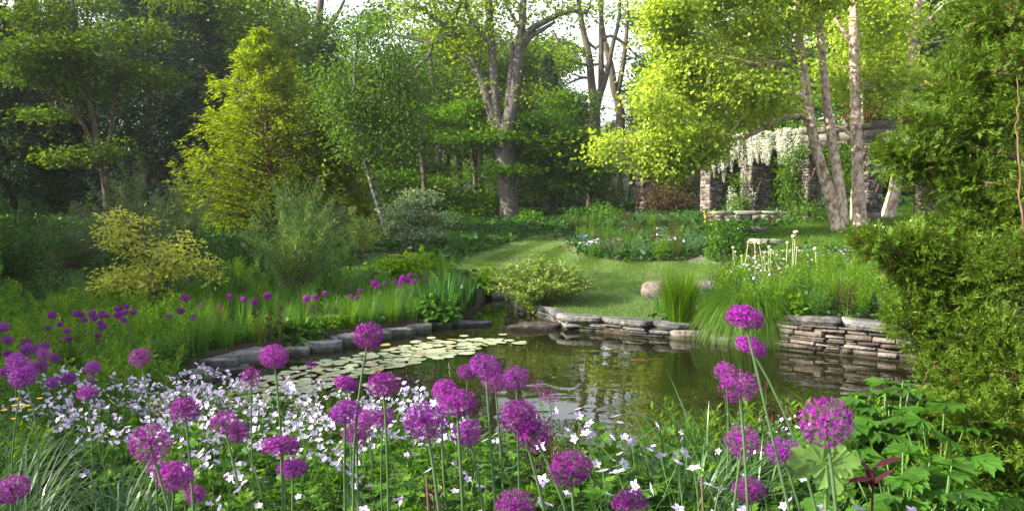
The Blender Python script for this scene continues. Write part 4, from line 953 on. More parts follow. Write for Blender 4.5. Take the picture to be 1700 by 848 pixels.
F_SEDGE = leafmat('arching_sedge_blade', (.035,.085,.03), (.065,.13,.05), (.14,.19,.11), trans=.35, rough=.35, spec=.5)
F_RED = leafmat('maroon_leaf', (.03,.011,.016), (.06,.018,.026), (.10,.024,.022), trans=.35, tcol=(1.8,.5,.4), rough=.35)
F_GER = leafmat('geranium_leaf', (.04,.10,.02), (.08,.17,.032), (.15,.25,.05), trans=.45)
P_WHITE = leafmat('white_petal', (.46,.42,.56), (.60,.56,.69), (.56,.48,.65), trans=.3, tcol=(1,1,1), vary=.06)
P_LILAC = leafmat('lilac_petal', (.40,.34,.58), (.55,.49,.70), (.48,.40,.66), trans=.3, tcol=(1,1,1.05), vary=.06)
P_PINK = leafmat('pale_pink_petal', (.66,.5,.58), (.78,.66,.72), trans=.3, tcol=(1,1,1), vary=.06)
P_YEL = leafmat('yellow_petal', (.6,.42,.02), (.75,.55,.04), trans=.3, tcol=(1,1,.8), vary=.06)
P_BLUE = leafmat('blue_petal', (.10,.09,.35), (.2,.17,.5), trans=.3, tcol=(1,1,1), vary=.1)
STEMG = leafmat('green_stem', (.06,.12,.035), (.09,.16,.055), trans=0, rough=.5)

def shrub(name, label, base, h, w, leaf, seed, nst=40, per=60, L=.05, Wd=.015, up=.6, twig=.006, cat='shrub', tone=.75, lowest=.2, bark=None, group=None, oval=False, bend=.12):
    """many stems fanning from the ground, leaves all along them"""
    rs = np.random.RandomState(seed); t = thing(name, label, cat, base, 0, group); tm, cm = MB(), MB()
    for i in range(nst):
        a = rs.uniform(0, 6.283); f = math.sqrt(rs.rand()); hh = h*(1-.45*f*f)*rs.uniform(.75, 1.08)
        end = np.array([math.cos(a)*w*f, math.sin(a)*w*f, hh]); mid = np.array([end[0]*.35, end[1]*.35, hh*.62])+rs.normal(size=3)*bend*h*.5
        P = bez(np.array([end[0]*.06, end[1]*.06, 0]), mid, end, 8); tube(tm, P, np.linspace(twig, twig*.3, 8), 4)
        n = int(per*rs.uniform(.7, 1.3)); q = rs.uniform(lowest, 1, n)
        C = np.stack([np.interp(q, np.linspace(0, 1, 8), P[:, k]) for k in range(3)], 1)
        side = rs.normal(size=(n, 3)); side[:, 2] *= .4; C = C+nrm(side)*rs.uniform(0, 1, (n, 1))*h*.085*(1.15-q[:, None])
        D = nrm(P[-1]-P[-3])*up+nrm(side)*.8
        leaves(cm, C, D, rs.normal(size=(n, 3))*.6+(0,0,.8), L*rs.uniform(.6, 1.2, n), Wd*rs.uniform(.7, 1.2, n), oval=oval)
    tm.obj('stem', [bark or TWIG], t); cm.obj('foliage', [leaf], t)
    return t
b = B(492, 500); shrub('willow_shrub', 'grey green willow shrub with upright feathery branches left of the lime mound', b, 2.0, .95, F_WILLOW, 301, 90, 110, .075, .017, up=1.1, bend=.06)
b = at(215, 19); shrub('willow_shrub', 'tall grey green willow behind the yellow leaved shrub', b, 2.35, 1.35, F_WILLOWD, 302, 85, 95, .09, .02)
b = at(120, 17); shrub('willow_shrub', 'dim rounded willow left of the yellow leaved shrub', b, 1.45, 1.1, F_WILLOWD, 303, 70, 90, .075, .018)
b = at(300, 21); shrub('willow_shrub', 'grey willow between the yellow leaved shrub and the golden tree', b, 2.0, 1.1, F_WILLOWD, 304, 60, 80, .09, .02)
b = at(600, 20.5); shrub('willow_shrub', 'small pale variegated shrub right of the upright willow', b, 1.15, .75, F_VARI, 305, 40, 80, .07, .03)
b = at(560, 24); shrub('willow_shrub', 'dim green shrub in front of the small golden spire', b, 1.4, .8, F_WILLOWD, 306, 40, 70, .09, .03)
b = at(395, 17); shrub('willow_shrub', 'dull green shrub in shade behind the left bank alliums', b, .9, .9, F_DARK, 307, 40, 70, .06, .03)
b = at(10, 13.5); shrub('holly_shrub', 'dark broad shrub at the left edge of the photo behind the alliums', b, 1.7, 1.1, F_DARK, 308, 60, 90, .07, .035)
b = at(-25, 8.4); shrub('holly_shrub', 'shrub with a few light green leaves cut by the left edge', b, 1.35, .35, F_MID, 309, 14, 40, .06, .03)
b = at(40, 20); shrub('lilac_shrub', 'shaded shrub carrying a few pale lilac blossoms at the far left', b, 1.5, .9, F_DARK, 310, 40, 70, .07, .04)
b = at(255, 11.8)
make_tree('dogwood_shrub', 'open yellow leaved shrub with spreading tiers on the left bank', b, pxpath([(262,520),(258,480),(250,440),(240,400),(205,360)], b, 11.8), [.03,.025,.02,.015,.01],
    pxlobes([(192,365,20,14,11.8),(205,400,38,10,11.8),(190,385,25,10,11.6),(238,372,10,14,11.9),(306,396,20,15,11.8),(255,418,45,14,11.8),(330,440,28,10,11.8),(202,458,42,12,11.6),(150,482,24,6,11.5),(275,448,46,16,11.8),(250,488,32,14,11.6),(352,460,14,8,11.8),(300,425,26,10,11.8),(232,470,40,10,11.5),(180,472,30,8,11.5)], b, .9),
    F_YELLOW, TWIG, ncl=185, lpc=17, L=.085, Wd=.034, spread=.085, flat=.5, seed=51, up=1.3, cat='shrub', nl=20, ntw=110, gap=-.4, part='foliage',
    extra=[(pxpath([(262,515),(275,470),(300,420),(308,392)], b, 11.8), [.022,.018,.012,.006]),(pxpath([(262,510),(300,480),(335,450),(355,450)], b, 11.8), [.02,.015,.01,.005]),(pxpath([(258,505),(225,480),(180,475),(140,488)], b, 11.6), [.02,.015,.01,.005]),(pxpath([(288,505),(280,465),(270,440)], b, 11.7), [.016,.012,.006])])
b = B(898, 512); shrub('variegated_shrub', 'rounded pale variegated shrub overhanging the water at the lawn corner', b+np.array([-.02,.2,-.12]), .86, .92, F_VARI, 311, 190, 110, .056, .027, lowest=.05, oval=False, up=.4)
b = at(505, 16); shrub('juniper_shrub', 'low dark green mound beyond the left bank', b, .5, .9, F_DARK, 312, 50, 70, .06, .03)
def mound(name, label, base, h, w, leaf, seed, n=700, L=.1, Wd=.08, oval=True, group=None, cat='plant'):
    rs = np.random.RandomState(seed); mb = MB()
    d = nrm(rs.normal(size=(n, 3))); d[:, 2] = np.abs(d[:, 2]); rad = rs.uniform(.55, 1.03, n)[:, None]*(1+.1*np.sin(d[:, :1]*7+seed)+.1*np.sin(d[:, 1:2]*9))
    C = d*rad*np.array([w, w, h]); D = d*np.array([1, 1, .3])+rs.normal(size=(n, 3))*.5+(0,0,-.15)
    leaves(mb, C, D, d+np.array([0,0,.9])+rs.normal(size=(n, 3))*.35, L*rs.uniform(.6, 1.15, n), Wd*rs.uniform(.7, 1.1, n), oval=oval, fold=.14)
    me = mb.build(name, [leaf])
    return single(name, me, label, cat, base, 0, group) if label else me
mound('coral_bells_plant', 'bright lime green leafy mound at the back of the left bank', at(688, 15.4), .62, .62, F_LIME, 321, 1100, .11, .09)
mound('coral_bells_plant', 'lower lime green leafy mound trailing left along the bank', at(638, 15.6), .42, .62, F_LIME, 322, 800, .11, .09)
mound('coral_bells_plant', 'small lime green patch left of the lime mounds', at(596, 15.8), .28, .5, F_YG, 327, 500, .1, .08)
mound('lady_mantle_plant', 'fresh green scalloped mound beside the channel, right of the sword leaves', B(806,492)+np.array([.05,.3,0]), .47, .3, F_LIME, 323, 650, .09, .08)
mound('lady_mantle_plant', 'dark green leafy clump hanging over the stones below the sword leaves', B(722,548)+np.array([0,.1,0]), .32, .34, F_MID, 324, 420, .1, .085)
mound('lady_mantle_plant', 'small leafy bush hanging over the left bank stones', B(490,590)+np.array([0,.25,0]), .26, .3, F_MID, 325, 380, .085, .07)
mound('yucca_shrub', 'rounded green mound shrub at the foot of the steps', B(1207,432), .95, .52, F_MID, 326, 900, .13, .06)
mound('peony_plant', 'green shrub beside the pergola pillar, under the wisteria leaves', at(1345,27.6), .75, .75, F_MID, 328, 700, .14, .06)
mound('barberry_plant', 'small dark red rounded plant on the terrace edge', at(1283,27.5), .42, .35, F_BRONZE, 329, 300, .07, .04)
mound('fern_plant', 'small green plant between two pergola pillars', at(1222,30.5), .6, .45, F_MID, 330, 300, .12, .05)
b = at(1120, 37); make_tree('maple_shrub', 'bronze leaved weeping maple between the pergola pillars', b, [(0,0,0),(.1,0,.7),(0,0,1.3)], [.06,.05,.02], [(0,0,1.1,.9,.6,.4),(.3,-.2,.7,1.0,.6,.4),(-.4,-.1,.6,.7,.6,.35)], F_BRONZE, ncl=140, lpc=30, L=.12, Wd=.05, spread=.3, flat=.6, seed=331, cat='shrub', droop=1)
for i, (px, py, s_, lab) in enumerate([(985,370,.9,'dark green mound at the right side of the lawn top'),(955,372,.7,'low green mound where the path meets the lawn top'),(1010,372,.8,'green mound left of the first pergola pillar'),(760,385,.9,'green shrub at the foot of the huge grey trunk, left side'),(880,378,.7,'green shrub at the foot of the huge grey trunk, right side')]):
    p = B(px, py); mound('azalea_shrub', lab, p, s_, s_*.9, F_MID if i != 3 else F_BEECH, 340+i, 600, .14, .07, cat='shrub')

# ---- prototypes for bed plants
HIDE = (0, -30, -60)
def proto(name, parts, label='', cat='plant'):
    t = thing(name, label, cat, HIDE)
    for nm, me in parts: put(nm, me, t)
    return remember(t)
used = set()
def place(o, x, y, label, group, rz=None, s=1.0, z=None, name=None):
    p = (x, y, gz(x, y)-.01 if z is None else z); rz = rs.uniform(0, 6.28) if rz is None else rz
    if o.name not in used:
        used.add(o.name); o.location = [float(v) for v in p]; o.rotation_euler = (0, 0, rz); o.scale = (s,)*3; c = o
    else: c = copy_tree(o, p, rz, s)
    c['label'] = label; c['group'] = group
    return c
def m_blades(seed, n, h, lean, w, r, leaf, seg=4, droop=.0, hv=.35, power=1.8, tip=1.6, name='blades'):
    rs = np.random.RandomState(seed); mb = MB(); a = rs.uniform(0, 6.28, n); rr = r*np.sqrt(rs.rand(n))
    blades(mb, np.stack([np.cos(a)*rr, np.sin(a)*rr, 0*a], 1), a+rs.normal(size=n)*.6, h*rs.uniform(1-hv, 1.1, n), lean*rs.uniform(.2, 1.2, n), w*rs.uniform(.7, 1.2, n), seg, 0, power, droop*rs.uniform(.3, 1.2, n), .4, tip)
    return mb.build(name, [leaf])
def m_leafy(seed, nst, h, L, Wd, r, leaf, per=16, up=.55, oval=False, whorl=False):
    rs = np.random.RandomState(seed); mb = MB()
    for i in range(nst):
        a = rs.uniform(0, 6.28); rr = r*math.sqrt(rs.rand()); hh = h*rs.uniform(.65, 1.1)
        b0 = np.array([math.cos(a)*rr*.5, math.sin(a)*rr*.5, 0]); e = np.array([math.cos(a)*rr*1.3, math.sin(a)*rr*1.3, hh])
        P = bez(b0, (b0+e)/2+np.array([0,0,hh*.12]), e, 6); tube(mb, P, np.linspace(.004, .0015, 6), 3, 1)
        q = np.linspace(.18, 1, per); C = np.stack([np.interp(q, np.linspace(0, 1, 6), P[:, k]) for k in range(3)], 1)
        az = np.arange(per)*2.4+rs.uniform(0, 6); D = np.stack([np.cos(az), np.sin(az), up+.5*q-.2+rs.normal(size=per)*.15], 1)
        leaves(mb, C, D, np.tile((0,0,1.0), (per, 1))+rs.normal(size=(per, 3))*.25, L*(1.15-.45*q)*rs.uniform(.8, 1.2, per), Wd*(1.1-.4*q), oval=oval)
    return mb.build('foliage', [leaf, STEMG])
def palmate(mb, C, D, Nn, size, rs, nl=5, wid=.34, mat=0):
    n = len(C); D = nrm(D); S = nrm(np.cross(D, Nn)); U = np.cross(S, D)
    for k in range(nl):
        a = (k-(nl-1)/2)*(2.1/(nl-1)*1.25); d = D*math.cos(a)+S*math.sin(a)+U*.06*abs(a)
        leaves(mb, C-D*.0, d, U, size*(1-.12*abs(a)), size*wid*1.25, mat, .12, True)
def m_geran(seed, n, r, h, size):
    rs = np.random.RandomState(seed); mb = MB()
    d = nrm(rs.normal(size=(n, 3))); d[:, 2] = np.abs(d[:, 2]); rad = rs.uniform(.5, 1.02, n)[:, None]
    C = d*rad*np.array([r, r, h]); D = d*np.array([1, 1, .15])+rs.normal(size=(n, 3))*.4
    palmate(mb, C, D, np.tile((0,0,1.0), (n, 1))+d*.5+rs.normal(size=(n, 3))*.25, size*rs.uniform(.7, 1.2, n), rs)
    thintubes(mb, np.tile((0,0,0.0), (n, 1))+rs.normal(size=(n, 3))*(.04,.04,0), C, .0022, .0014, 1)
    return mb.build('foliage', [F_GER, STEMG])
def m_flower(seed, r, mat, eye=None):
    rs = np.random.RandomState(seed); mb = MB(); a = np.arange(5)*1.2566+.2
    D = np.stack([np.cos(a), np.sin(a), .28+0*a], 1); leaves(mb, D*r*.1, D, np.tile((0,0,1.0), (5, 1)), r, r*.72, 0, .12, True)
    thintubes(mb, np.array([[0,0,0.0]]), np.array([[0,0,r*.45]]), r*.09, r*.05, 1); thintubes(mb, np.array([[.01,.005,-.11]]), np.array([[0,0,0.0]]), .0012, .0012, 1)
    return mb.build('flower', [mat, STEMG])
GFOL = [m_geran(400+i, 140, .25, .36, .043) for i in range(4)]
GFLW = [m_flower(410, .0155, P_WHITE), m_flower(411, .0165, P_LILAC), m_flower(412, .0145, P_WHITE)]
def m_cluster(seed, mats, r):
    rs = np.random.RandomState(seed); mb = MB()
    for k in range(4):
        c = np.array([rs.normal()*.028, rs.normal()*.028, rs.uniform(-.02, .03)]); ax = nrm(np.array([[rs.normal()*.6, rs.normal()*.6-.25, .9]]))[0]
        u = nrm(np.cross(ax, (.3, .9, .1))[None])[0]; v = np.cross(ax, u); a = np.arange(5)*1.2566+rs.rand()*6; cup = rs.uniform(.1, .9)
        D = np.cos(a)[:, None]*u+np.sin(a)[:, None]*v+ax*cup; leaves(mb, c+D*r*.08, D, np.tile(ax, (5, 1)), r*rs.uniform(.85, 1.1, 5), r*.78, 0 if rs.rand() < .6 else 2, .12, True)
        thintubes(mb, np.array([[0,0,-.1]]), c[None], .0012, .001, 1)
    for k in range(3):      # buds
        c = np.array([[rs.normal()*.03, rs.normal()*.03, rs.uniform(-.03, .02)]]); leaves(mb, c, np.array([[rs.normal()*.4, rs.normal()*.4, .8]]), np.array([[0,1.0,0]]), .009, .006, 1, .3); thintubes(mb, np.array([[0,0,-.08]]), c, .001, .001, 1)
    return mb.build('inflorescence', [mats[0], F_GER, mats[1]])
GFLC = [m_cluster(415+i, (P_WHITE, P_LILAC), .0152) for i in range(5)]
GFLL = [m_flower(413, .019, P_LILAC), m_flower(414, .0175, P_LILAC)]
def geranium(x, y, label, group, nf, s=1.0, lil=False, hz=1.0):
    t = thing('geranium_plant', label, 'geranium', (x, y, gz(x, y)-.01), 0, group, s)
    put('foliage', GFOL[rs.randint(4)], t, None, rs.uniform(0, 6.28), (1, 1, hz))
    for k in range(nf):
        a = rs.uniform(0, 6.28); f = math.sqrt(rs.rand())*.95; z = .38*hz*math.sqrt(max(0, 1-f*f*.8))+rs.uniform(.015, .10)
        me = (GFLL if lil else GFLC)[rs.randint(2 if lil else 5)]
        o = put('flower' if lil else 'inflorescence', me, t, (math.cos(a)*f*.26, math.sin(a)*f*.26, z), None, rs.uniform(.85, 1.2))
        o.rotation_euler = (rs.normal()*.55+.35, rs.normal()*.5-.2, rs.uniform(0, 6)) if lil else (rs.normal()*.2+.1, rs.normal()*.2, rs.uniform(0, 6))
    return t
PROTO = {
 'iris': [proto('iris_plant', [('blades', m_blades(420+i, 46, .62, .12, .022, .13, F_IRIS))]) for i in range(3)],
 'sword': [proto('iris_plant', [('blades', m_blades(430+i, 40, .72, .2, .038, .15, F_IRISD, seg=5))]) for i in range(2)],
 'reed': [proto('grass_plant', [('blades', m_blades(440+i, 120, .55, .16, .009, .14, F_REED, seg=4))]) for i in range(3)],
 'reedl': [proto('grass_plant', [('blades', m_blades(445+i, 120, .55, .16, .009, .14, F_IRIS, seg=4))]) for i in range(3)],
 'leafy': [proto('loosestrife_plant', [('foliage', m_leafy(450+i, 15, .52, .10, .026, .2, F_YG, 18))]) for i in range(3)],
 'mid': [proto('phlox_plant', [('foliage', m_leafy(460+i, 16, .42, .085, .022, .2, F_MID, 18))]) for i in range(3)],
 'dark': [proto('bugbane_plant', [('foliage', m_leafy(470+i, 14, .42, .075, .028, .2, F_DARK, 18, oval=True))]) for i in range(2)],
 'bronze': [proto('beardtongue_plant', [('foliage', m_leafy(480+i, 13, .55, .075, .022, .17, F_BRONZE, 20))]) for i in range(2)],
 'blue': [proto('catmint_plant', [('foliage', m_leafy(490+i, 18, .4, .05, .022, .22, F_BLUE, 22))]) for i in range(2)],
 'red': [proto('loosestrife_plant', [('foliage', m_leafy(500+i, 5, .46, .085, .02, .09, F_RED, 14))]) for i in range(2)],
 'sedge': [proto('sedge_plant', [('blades', m_blades(510+i, 110, .5, .42, .010, .12, F_SEDGE, seg=6, droop=.55, power=1.5, tip=2.2))]) for i in range(3)],
 'dome': [proto('coral_bells_plant', [('foliage', mound('foliage', None, None, .26, .26, F_MID, 520+i, 300, .07, .055))]) for i in range(2)],
 'lime': [proto('coral_bells_plant', [('foliage', mound('foliage', None, None, .26, .26, F_YG, 525+i, 300, .07, .05))]) for i in range(2)],
}
def px_poly(rows): return np.array([G(*p)[:2] for p in rows])
def scatter(poly, sp, avoid=(), maxn=9999, keepout=.16):
    lo, hi = poly.min(0), poly.max(0); out = []
    area = (hi-lo).prod(); Q = rs.uniform(lo, hi, (int(min(60000, 40+area/sp**2*14)), 2))
    ok = (poly_sd(Q[:, 0], Q[:, 1], poly) < 0) & (poly_sd(Q[:, 0], Q[:, 1], POND) > keepout) & (poly_sd(Q[:, 0], Q[:, 1], LAWN) > .27)
    for a in avoid: ok &= poly_sd(Q[:, 0], Q[:, 1], a) > 0
    A = np.zeros((0, 2))
    for q in Q[ok]:
        s_ = sp*max(1, q[1]/11)
        if len(A) and ((A-q)**2).sum(1).min() < s_*s_: continue
        A = np.vstack([A, q])
        if len(A) >= maxn: break
    return A
rs = np.random.RandomState(1234)
# ---- left bank
BED_B = px_poly([(300,655),(400,600),(480,583),(600,566),(700,545),(780,520),(790,500),(745,478),(600,478),(430,490),(330,505),(330,580)])
for q in scatter(BED_B, .27):
    u = rs.rand(); w = q[0]
    if u < .5: place(PROTO['reedl' if rs.rand() < .7 else 'reed'][rs.randint(3)], *q, 'tuft of fine upright green grass in the drift along the left bank', 'grass tufts on the left bank', s=rs.uniform(.55, .85))
    elif u < .78: place(PROTO['iris'][rs.randint(3)], *q, 'green iris clump without flowers in the drift along the left bank', 'iris clumps on the left bank', s=rs.uniform(.5, .75))
    elif u < .9: place(PROTO['mid'][rs.randint(3)], *q, 'leafy green perennial among the grasses of the left bank', 'perennials on the left bank', s=rs.uniform(.6, .9))
    elif u < .96: place(PROTO['lime'][rs.randint(2)], *q, 'low fresh green mound among the grasses of the left bank', 'low mounds on the left bank', s=rs.uniform(.6, .9))
    else: place(PROTO['bronze'][rs.randint(2)], *q, 'bronze leaved perennial among the grasses of the left bank', 'bronze perennials on the left bank', s=rs.uniform(.6, .8))
BED_C = px_poly([(-60,560),(-60,720),(120,705),(255,690),(290,655),(330,600),(330,508),(220,520),(100,535)])
for q in scatter(BED_C, .27):
    u = rs.rand()
    if u < .62: place(PROTO['leafy'][rs.randint(3)], *q, 'yellow green leafy perennial in the allium drift on the left bank', 'leafy perennials among the left alliums', s=rs.uniform(.65, .95))
    elif u < .85: place(PROTO['mid'][rs.randint(3)], *q, 'mid green leafy perennial in the allium drift on the left bank', 'green perennials among the left alliums', s=rs.uniform(.7, 1))
    else: place(PROTO['lime'][rs.randint(2)], *q, 'low yellow green mound in the allium drift on the left bank', 'low mounds among the left alliums', s=rs.uniform(.8, 1.1))
BED_D = px_poly([(330,508),(430,492),(600,480),(740,472),(735,455),(600,448),(480,470),(330,480),(200,490),(60,500),(-60,520),(-60,560),(100,535),(220,520)])
for q in scatter(BED_D, .40, maxn=150):
    u = rs.rand()
    k = 'mid' if u < .4 else 'dark' if u < .65 else 'leafy' if u < .85 else 'blue'
    place(PROTO[k][rs.randint(len(PROTO[k]))], *q, {'mid':'mid green perennial towards the back of the left bank','dark':'dark green perennial towards the back of the left bank','leafy':'yellow green perennial towards the back of the left bank','blue':'grey green perennial towards the back of the left bank'}[k], k+' green perennials at the back of the left bank', s=rs.uniform(.8, 1.15))
for s_ in np.arange(.1, 7.2, .21):
    P_ = POND[:9]; q_, t_, l_ = along(P_, s_); n_ = np.array([-t_[1], t_[0]]); q_ = q_+n_*(.40+rs.uniform(-.06, .12))
    if s_ > l_: break
    k = ['lime', 'dome', 'reedl', 'mid', 'lime'][rs.randint(5)]
    place(PROTO[k][rs.randint(len(PROTO[k]))], *q_, {'lime':'low yellow green mound spilling onto the left bank stones','dome':'low green mound spilling onto the left bank stones','reedl':'fine grass tuft behind the left bank stones','mid':'leafy perennial leaning over the left bank stones'}[k], k+' plants along the left bank stones', s=rs.uniform(.4, .7))
# the big sword leaved clumps by the channel
for px, py, s_, lab in [(735,530,.85,'tallest dark green sword leaved clump above the left bank stones'),(765,524,.78,'dark sword leaved clump nearest the channel'),(710,522,.75,'dark sword leaved clump left of the tallest one'),(752,508,.8,'dark sword leaved clump behind the tallest one'),(780,508,.7,'dark sword leaved clump at the water, left of the round lime mound'),(725,505,.7,'dark sword leaved clump half hidden behind the others')]:
    p = B(px, py); place(PROTO['sword'][rs.randint(2)], p[0], p[1], lab, 'sword leaved clumps by the channel', s=s_)
mb = MB(); leaves(mb, np.array([[0,0,.25],[.03,0,.2],[-.05,0,.2]]), np.array([[-.12,0,1.0],[.3,.1,.8],[-.4,.1,.7]]), np.array([[0,-1,.2]]*3), np.array([.62,.4,.4]), np.array([.15,.1,.1]), oval=True, fold=.12); thintubes(mb, np.zeros((3,3)), np.array([[0,0,.25],[.03,0,.2],[-.05,0,.2]]), .01, .008, 0)
p = B(738, 505); single('canna_plant', mb.build('canna_plant', [F_IRIS]), 'plant with one broad upright paddle leaf rising above the sword leaves', 'plant', p)
# ---- border bed beyond the lawn
BORDER = px_poly([(948,392),(962,420),(1000,432),(1100,434),(1150,428),(1200,404),(1190,380),(1080,366),(1000,368),(950,378)])
FLW = {k: [m_flower(600+i, .03, m_) for i in range(1)] for k, m_ in (('white', P_WHITE), ('lilac', P_LILAC), ('blue', P_BLUE), ('yellow', P_YEL))}
for i, q in enumerate(scatter(BORDER, .24, maxn=230)):
    u = rs.rand(); bl = .5+.5*math.sin(q[0]*1.3)*math.cos(q[1]*.7)
    k = 'bronze' if u < .12+.25*bl else 'blue' if u < .5 else 'mid' if u < .8 else 'leafy' if u < .9 else 'iris'
    o = place(PROTO[k][rs.randint(len(PROTO[k]))], *q, {'bronze':'bronze leaved perennial in the border beyond the lawn','blue':'grey green perennial in the border beyond the lawn','mid':'mid green perennial in the border beyond the lawn','leafy':'light green perennial in the border beyond the lawn','iris':'green iris clump in the border beyond the lawn'}[k], k+' plants in the border beyond the lawn', s=rs.uniform(.8, 1.25))
for i, (px, py, k, n, lab) in enumerate([(968,418,'blue',16,'low blue flowered plant at the near left corner of the border'),(985,428,'white',20,'small white flowered plant at the lawn edge of the border'),(1100,418,'white',22,'white flowered plant in the middle of the border near the lawn'),(1090,402,'white',16,'white flowered plant half way back in the border'),(1120,424,'lilac',14,'pale lilac flowered plant at the lawn edge of the border'),(1040,400,'white',10,'plant with a few white flowers deep in the border'),(1170,392,'yellow',9,'yellow spired plant left of the terrace edge'),(1184,392,'yellow',9,'second yellow spired plant, nearer the terrace edge'),(1030,424,'lilac',12,'plant with a few lilac flowers by the lawn edge of the border')]):
    p = B(px, py); t = thing('flowering_plant', lab, 'plant', p); put('foliage', KIDS[PROTO['mid'][i % 3].name][0].data, t, None, i, .9)
    for j in range(n):
        if k == 'yellow': loc = (rs.normal()*.03, rs.normal()*.03, .35+.05*j)
        else: loc = (rs.normal()*.16, rs.normal()*.16, rs.uniform(.3, .46))
        o = put('flower', FLW[k][0], t, loc, None, rs.uniform(.9, 1.4)); o.rotation_euler = (rs.normal()*.5+.4, rs.normal()*.4, rs.uniform(0, 6))
# ---- wood edge along the left of the lawn
EDGE = px_poly([(748,436),(800,415),(860,395),(905,382),(900,374),(860,374),(800,384),(740,400),(700,420),(720,436)])
for q in scatter(EDGE, .42, maxn=120):
    k = ['mid','dark','blue','dark'][rs.randint(4)]
    place(PROTO[k][rs.randint(len(PROTO[k]))], *q, {'mid':'leafy green plant in the shady strip left of the lawn','dark':'dark green plant in the shady strip left of the lawn','blue':'grey green plant in the shady strip left of the lawn'}[k], k+' plants in the shady strip left of the lawn', s=rs.uniform(.7, 1.1))
# ---- right bank bed behind the wall
BED_R = px_poly([(1190,512),(1240,540),(1310,535),(1400,530),(1490,533),(1580,540),(1600,450),(1480,425),(1380,428),(1300,440),(1235,450),(1200,475)])
WHITE_AT = px_poly([(1222,492),(1310,492),(1310,474),(1222,474)])
for q in scatter(BED_R, .25, (WHITE_AT,), maxn=260, keepout=.3):
    u = rs.rand(); k = 'leafy' if u < .3 else 'mid' if u < .62 else 'reed' if u < .70 else 'lime' if u < .88 else 'bronze' if u < .94 else 'blue'
    place(PROTO[k][rs.randint(len(PROTO[k]))], *q, {'leafy':'sunlit yellow green perennial in the bed behind the dry stone wall','mid':'sunlit green perennial in the bed behind the dry stone wall','reed':'sunlit grass tuft in the bed behind the dry stone wall','lime':'low sunlit mound in the bed behind the dry stone wall','bronze':'bronze leaved perennial in the bed behind the dry stone wall','blue':'grey green perennial in the bed behind the dry stone wall'}[k], k+' plants behind the dry stone wall', s=rs.uniform(.65, 1.05))
def flowermound(name, label, base, h, w, n, mat, seed, fl, lf=None, nf=90, fs=1.0):
    r_ = np.random.RandomState(seed); t = thing(name, label, 'plant', base)
    put('foliage', mound('foliage', None, None, h, w, lf or F_YG, seed, n, .06, .025, False), t)
    for j in range(nf):
        d = nrm(r_.normal(size=3)); d[2] = abs(d[2])*.8+.3; d = nrm(d)
        o = put('flower', fl, t, d*np.array([w, w, h])*1.04, None, r_.uniform(.8, 1.3)*fs); o.rotation_euler = (-d[1]*1.0, d[0]*1.0, r_.uniform(0, 6))
    return t
flowermound('candytuft_plant', 'dense white flowered mound in the sun behind the fountain grass', B(1268,482), .66, .5, 500, None, 621, FLW['white'][0], nf=100, fs=.75)
flowermound('candytuft_plant', 'smaller white flowered mound left of the dense white one', B(1236,492), .46, .3, 300, None, 622, FLW['white'][0], nf=60, fs=.6)
for i, (px, py, lab) in enumerate([(1385,448,'pale pink flowered perennial under the sycamores'),(1345,450,'pale pink flowered perennial left of the juniper tip'),(1425,450,'pale pink flowered perennial just below the juniper tip'),(1545,395,'lavender grey flowered plant below the leaning sycamore')]):
    t = thing('flowering_plant', lab, 'plant', B(px, py+14)); put('foliage', KIDS[PROTO['leafy'][i % 3].name][0].data, t, None, i, .9)
    for j in range(34):
        o = put('flower', FLW['lilac'][0], t, (rs.normal()*.22, rs.normal()*.2, rs.uniform(.3, .62)), None, rs.uniform(.5, .9)); o.rotation_euler = (rs.normal()*.6+.4, rs.normal()*.5, rs.uniform(0, 6))
# grasses at the water
def grassthing(name, label, base, n, h, lean, w, r, leaf, seed, seg=7, droop=0.0, power=1.7, tip=2.0):
    return single(name, m_blades(seed, n, h, lean, w, r, leaf, seg, droop, .35, power, tip, name), label, 'grass', base)
p = onplane(1252, 566); grassthing('fountain_grass', 'big fountain of fine arching grass hanging to the water left of the dry stone wall', (p[0]+.02, p[1]+.16, .3), 7500, .76, .74, .0085, .16, leafmat('fountain_grass_blade', (.045,.10,.017), (.08,.16,.028), (.14,.21,.06), trans=.45), 631, 10, 1.75, 1.05, 2.6)
p = onplane(1132, 560); grassthing('reed_grass', 'upright bright green grass clump at the end of the lawn edging', (p[0], p[1]+.2, .14), 1000, .8, .26, .008, .17, F_REED, 632, 6, .05)
p = B(1105, 520); grassthing('reed_grass', 'dim grass tuft between the pink boulder and the upright grass clump', (p[0], p[1], p[2]), 160, .34, .14, .008, .16, F_IRIS, 633, 5)
p = B(1190, 530); grassthing('reed_grass', 'dark green grass between the upright clump and the fountain grass', (p[0], p[1]+.1, p[2]), 260, .42, .2, .009, .2, F_IRIS, 634, 5)
for i, (px, py, lab) in enumerate([(948,546,'small sedge tuft growing in the lawn edging, left one'),(968,549,'small sedge tuft growing in the lawn edging, right one'),(1070,556,'thin weedy tuft hanging from the lawn edging near the upright grass')]):
    p = onplane(px, py); grassthing('sedge_grass', lab, (p[0], p[1]+.03, .05), 120, .17, .09, .005, .06, F_IRIS, 640+i, 4)
p = onplane(1408, 590); t = single('loosestrife_plant', m_leafy(651, 3, .34, .07, .016, .03, F_YG, 12), 'thin yellow green plant sprouting from the face of the dry stone wall', 'plant', (p[0], p[1]+.02, .16))
p = B(1190, 505); place(PROTO['bronze'][0], p[0], p[1], 'dark bronze stalks at the left end of the sunny right bed', 'bronze stalks', s=.85)
p = B(1205, 510); place(PROTO['red'][0], p[0], p[1], 'maroon stalks between the small grey boulder and the white mound', 'maroon stalks', s=.95)
p = B(435, 575); place(PROTO['red'][1], p[0], p[1], 'maroon leaved plant standing in the left bank grasses', 'maroon plants on the left bank', s=.9)
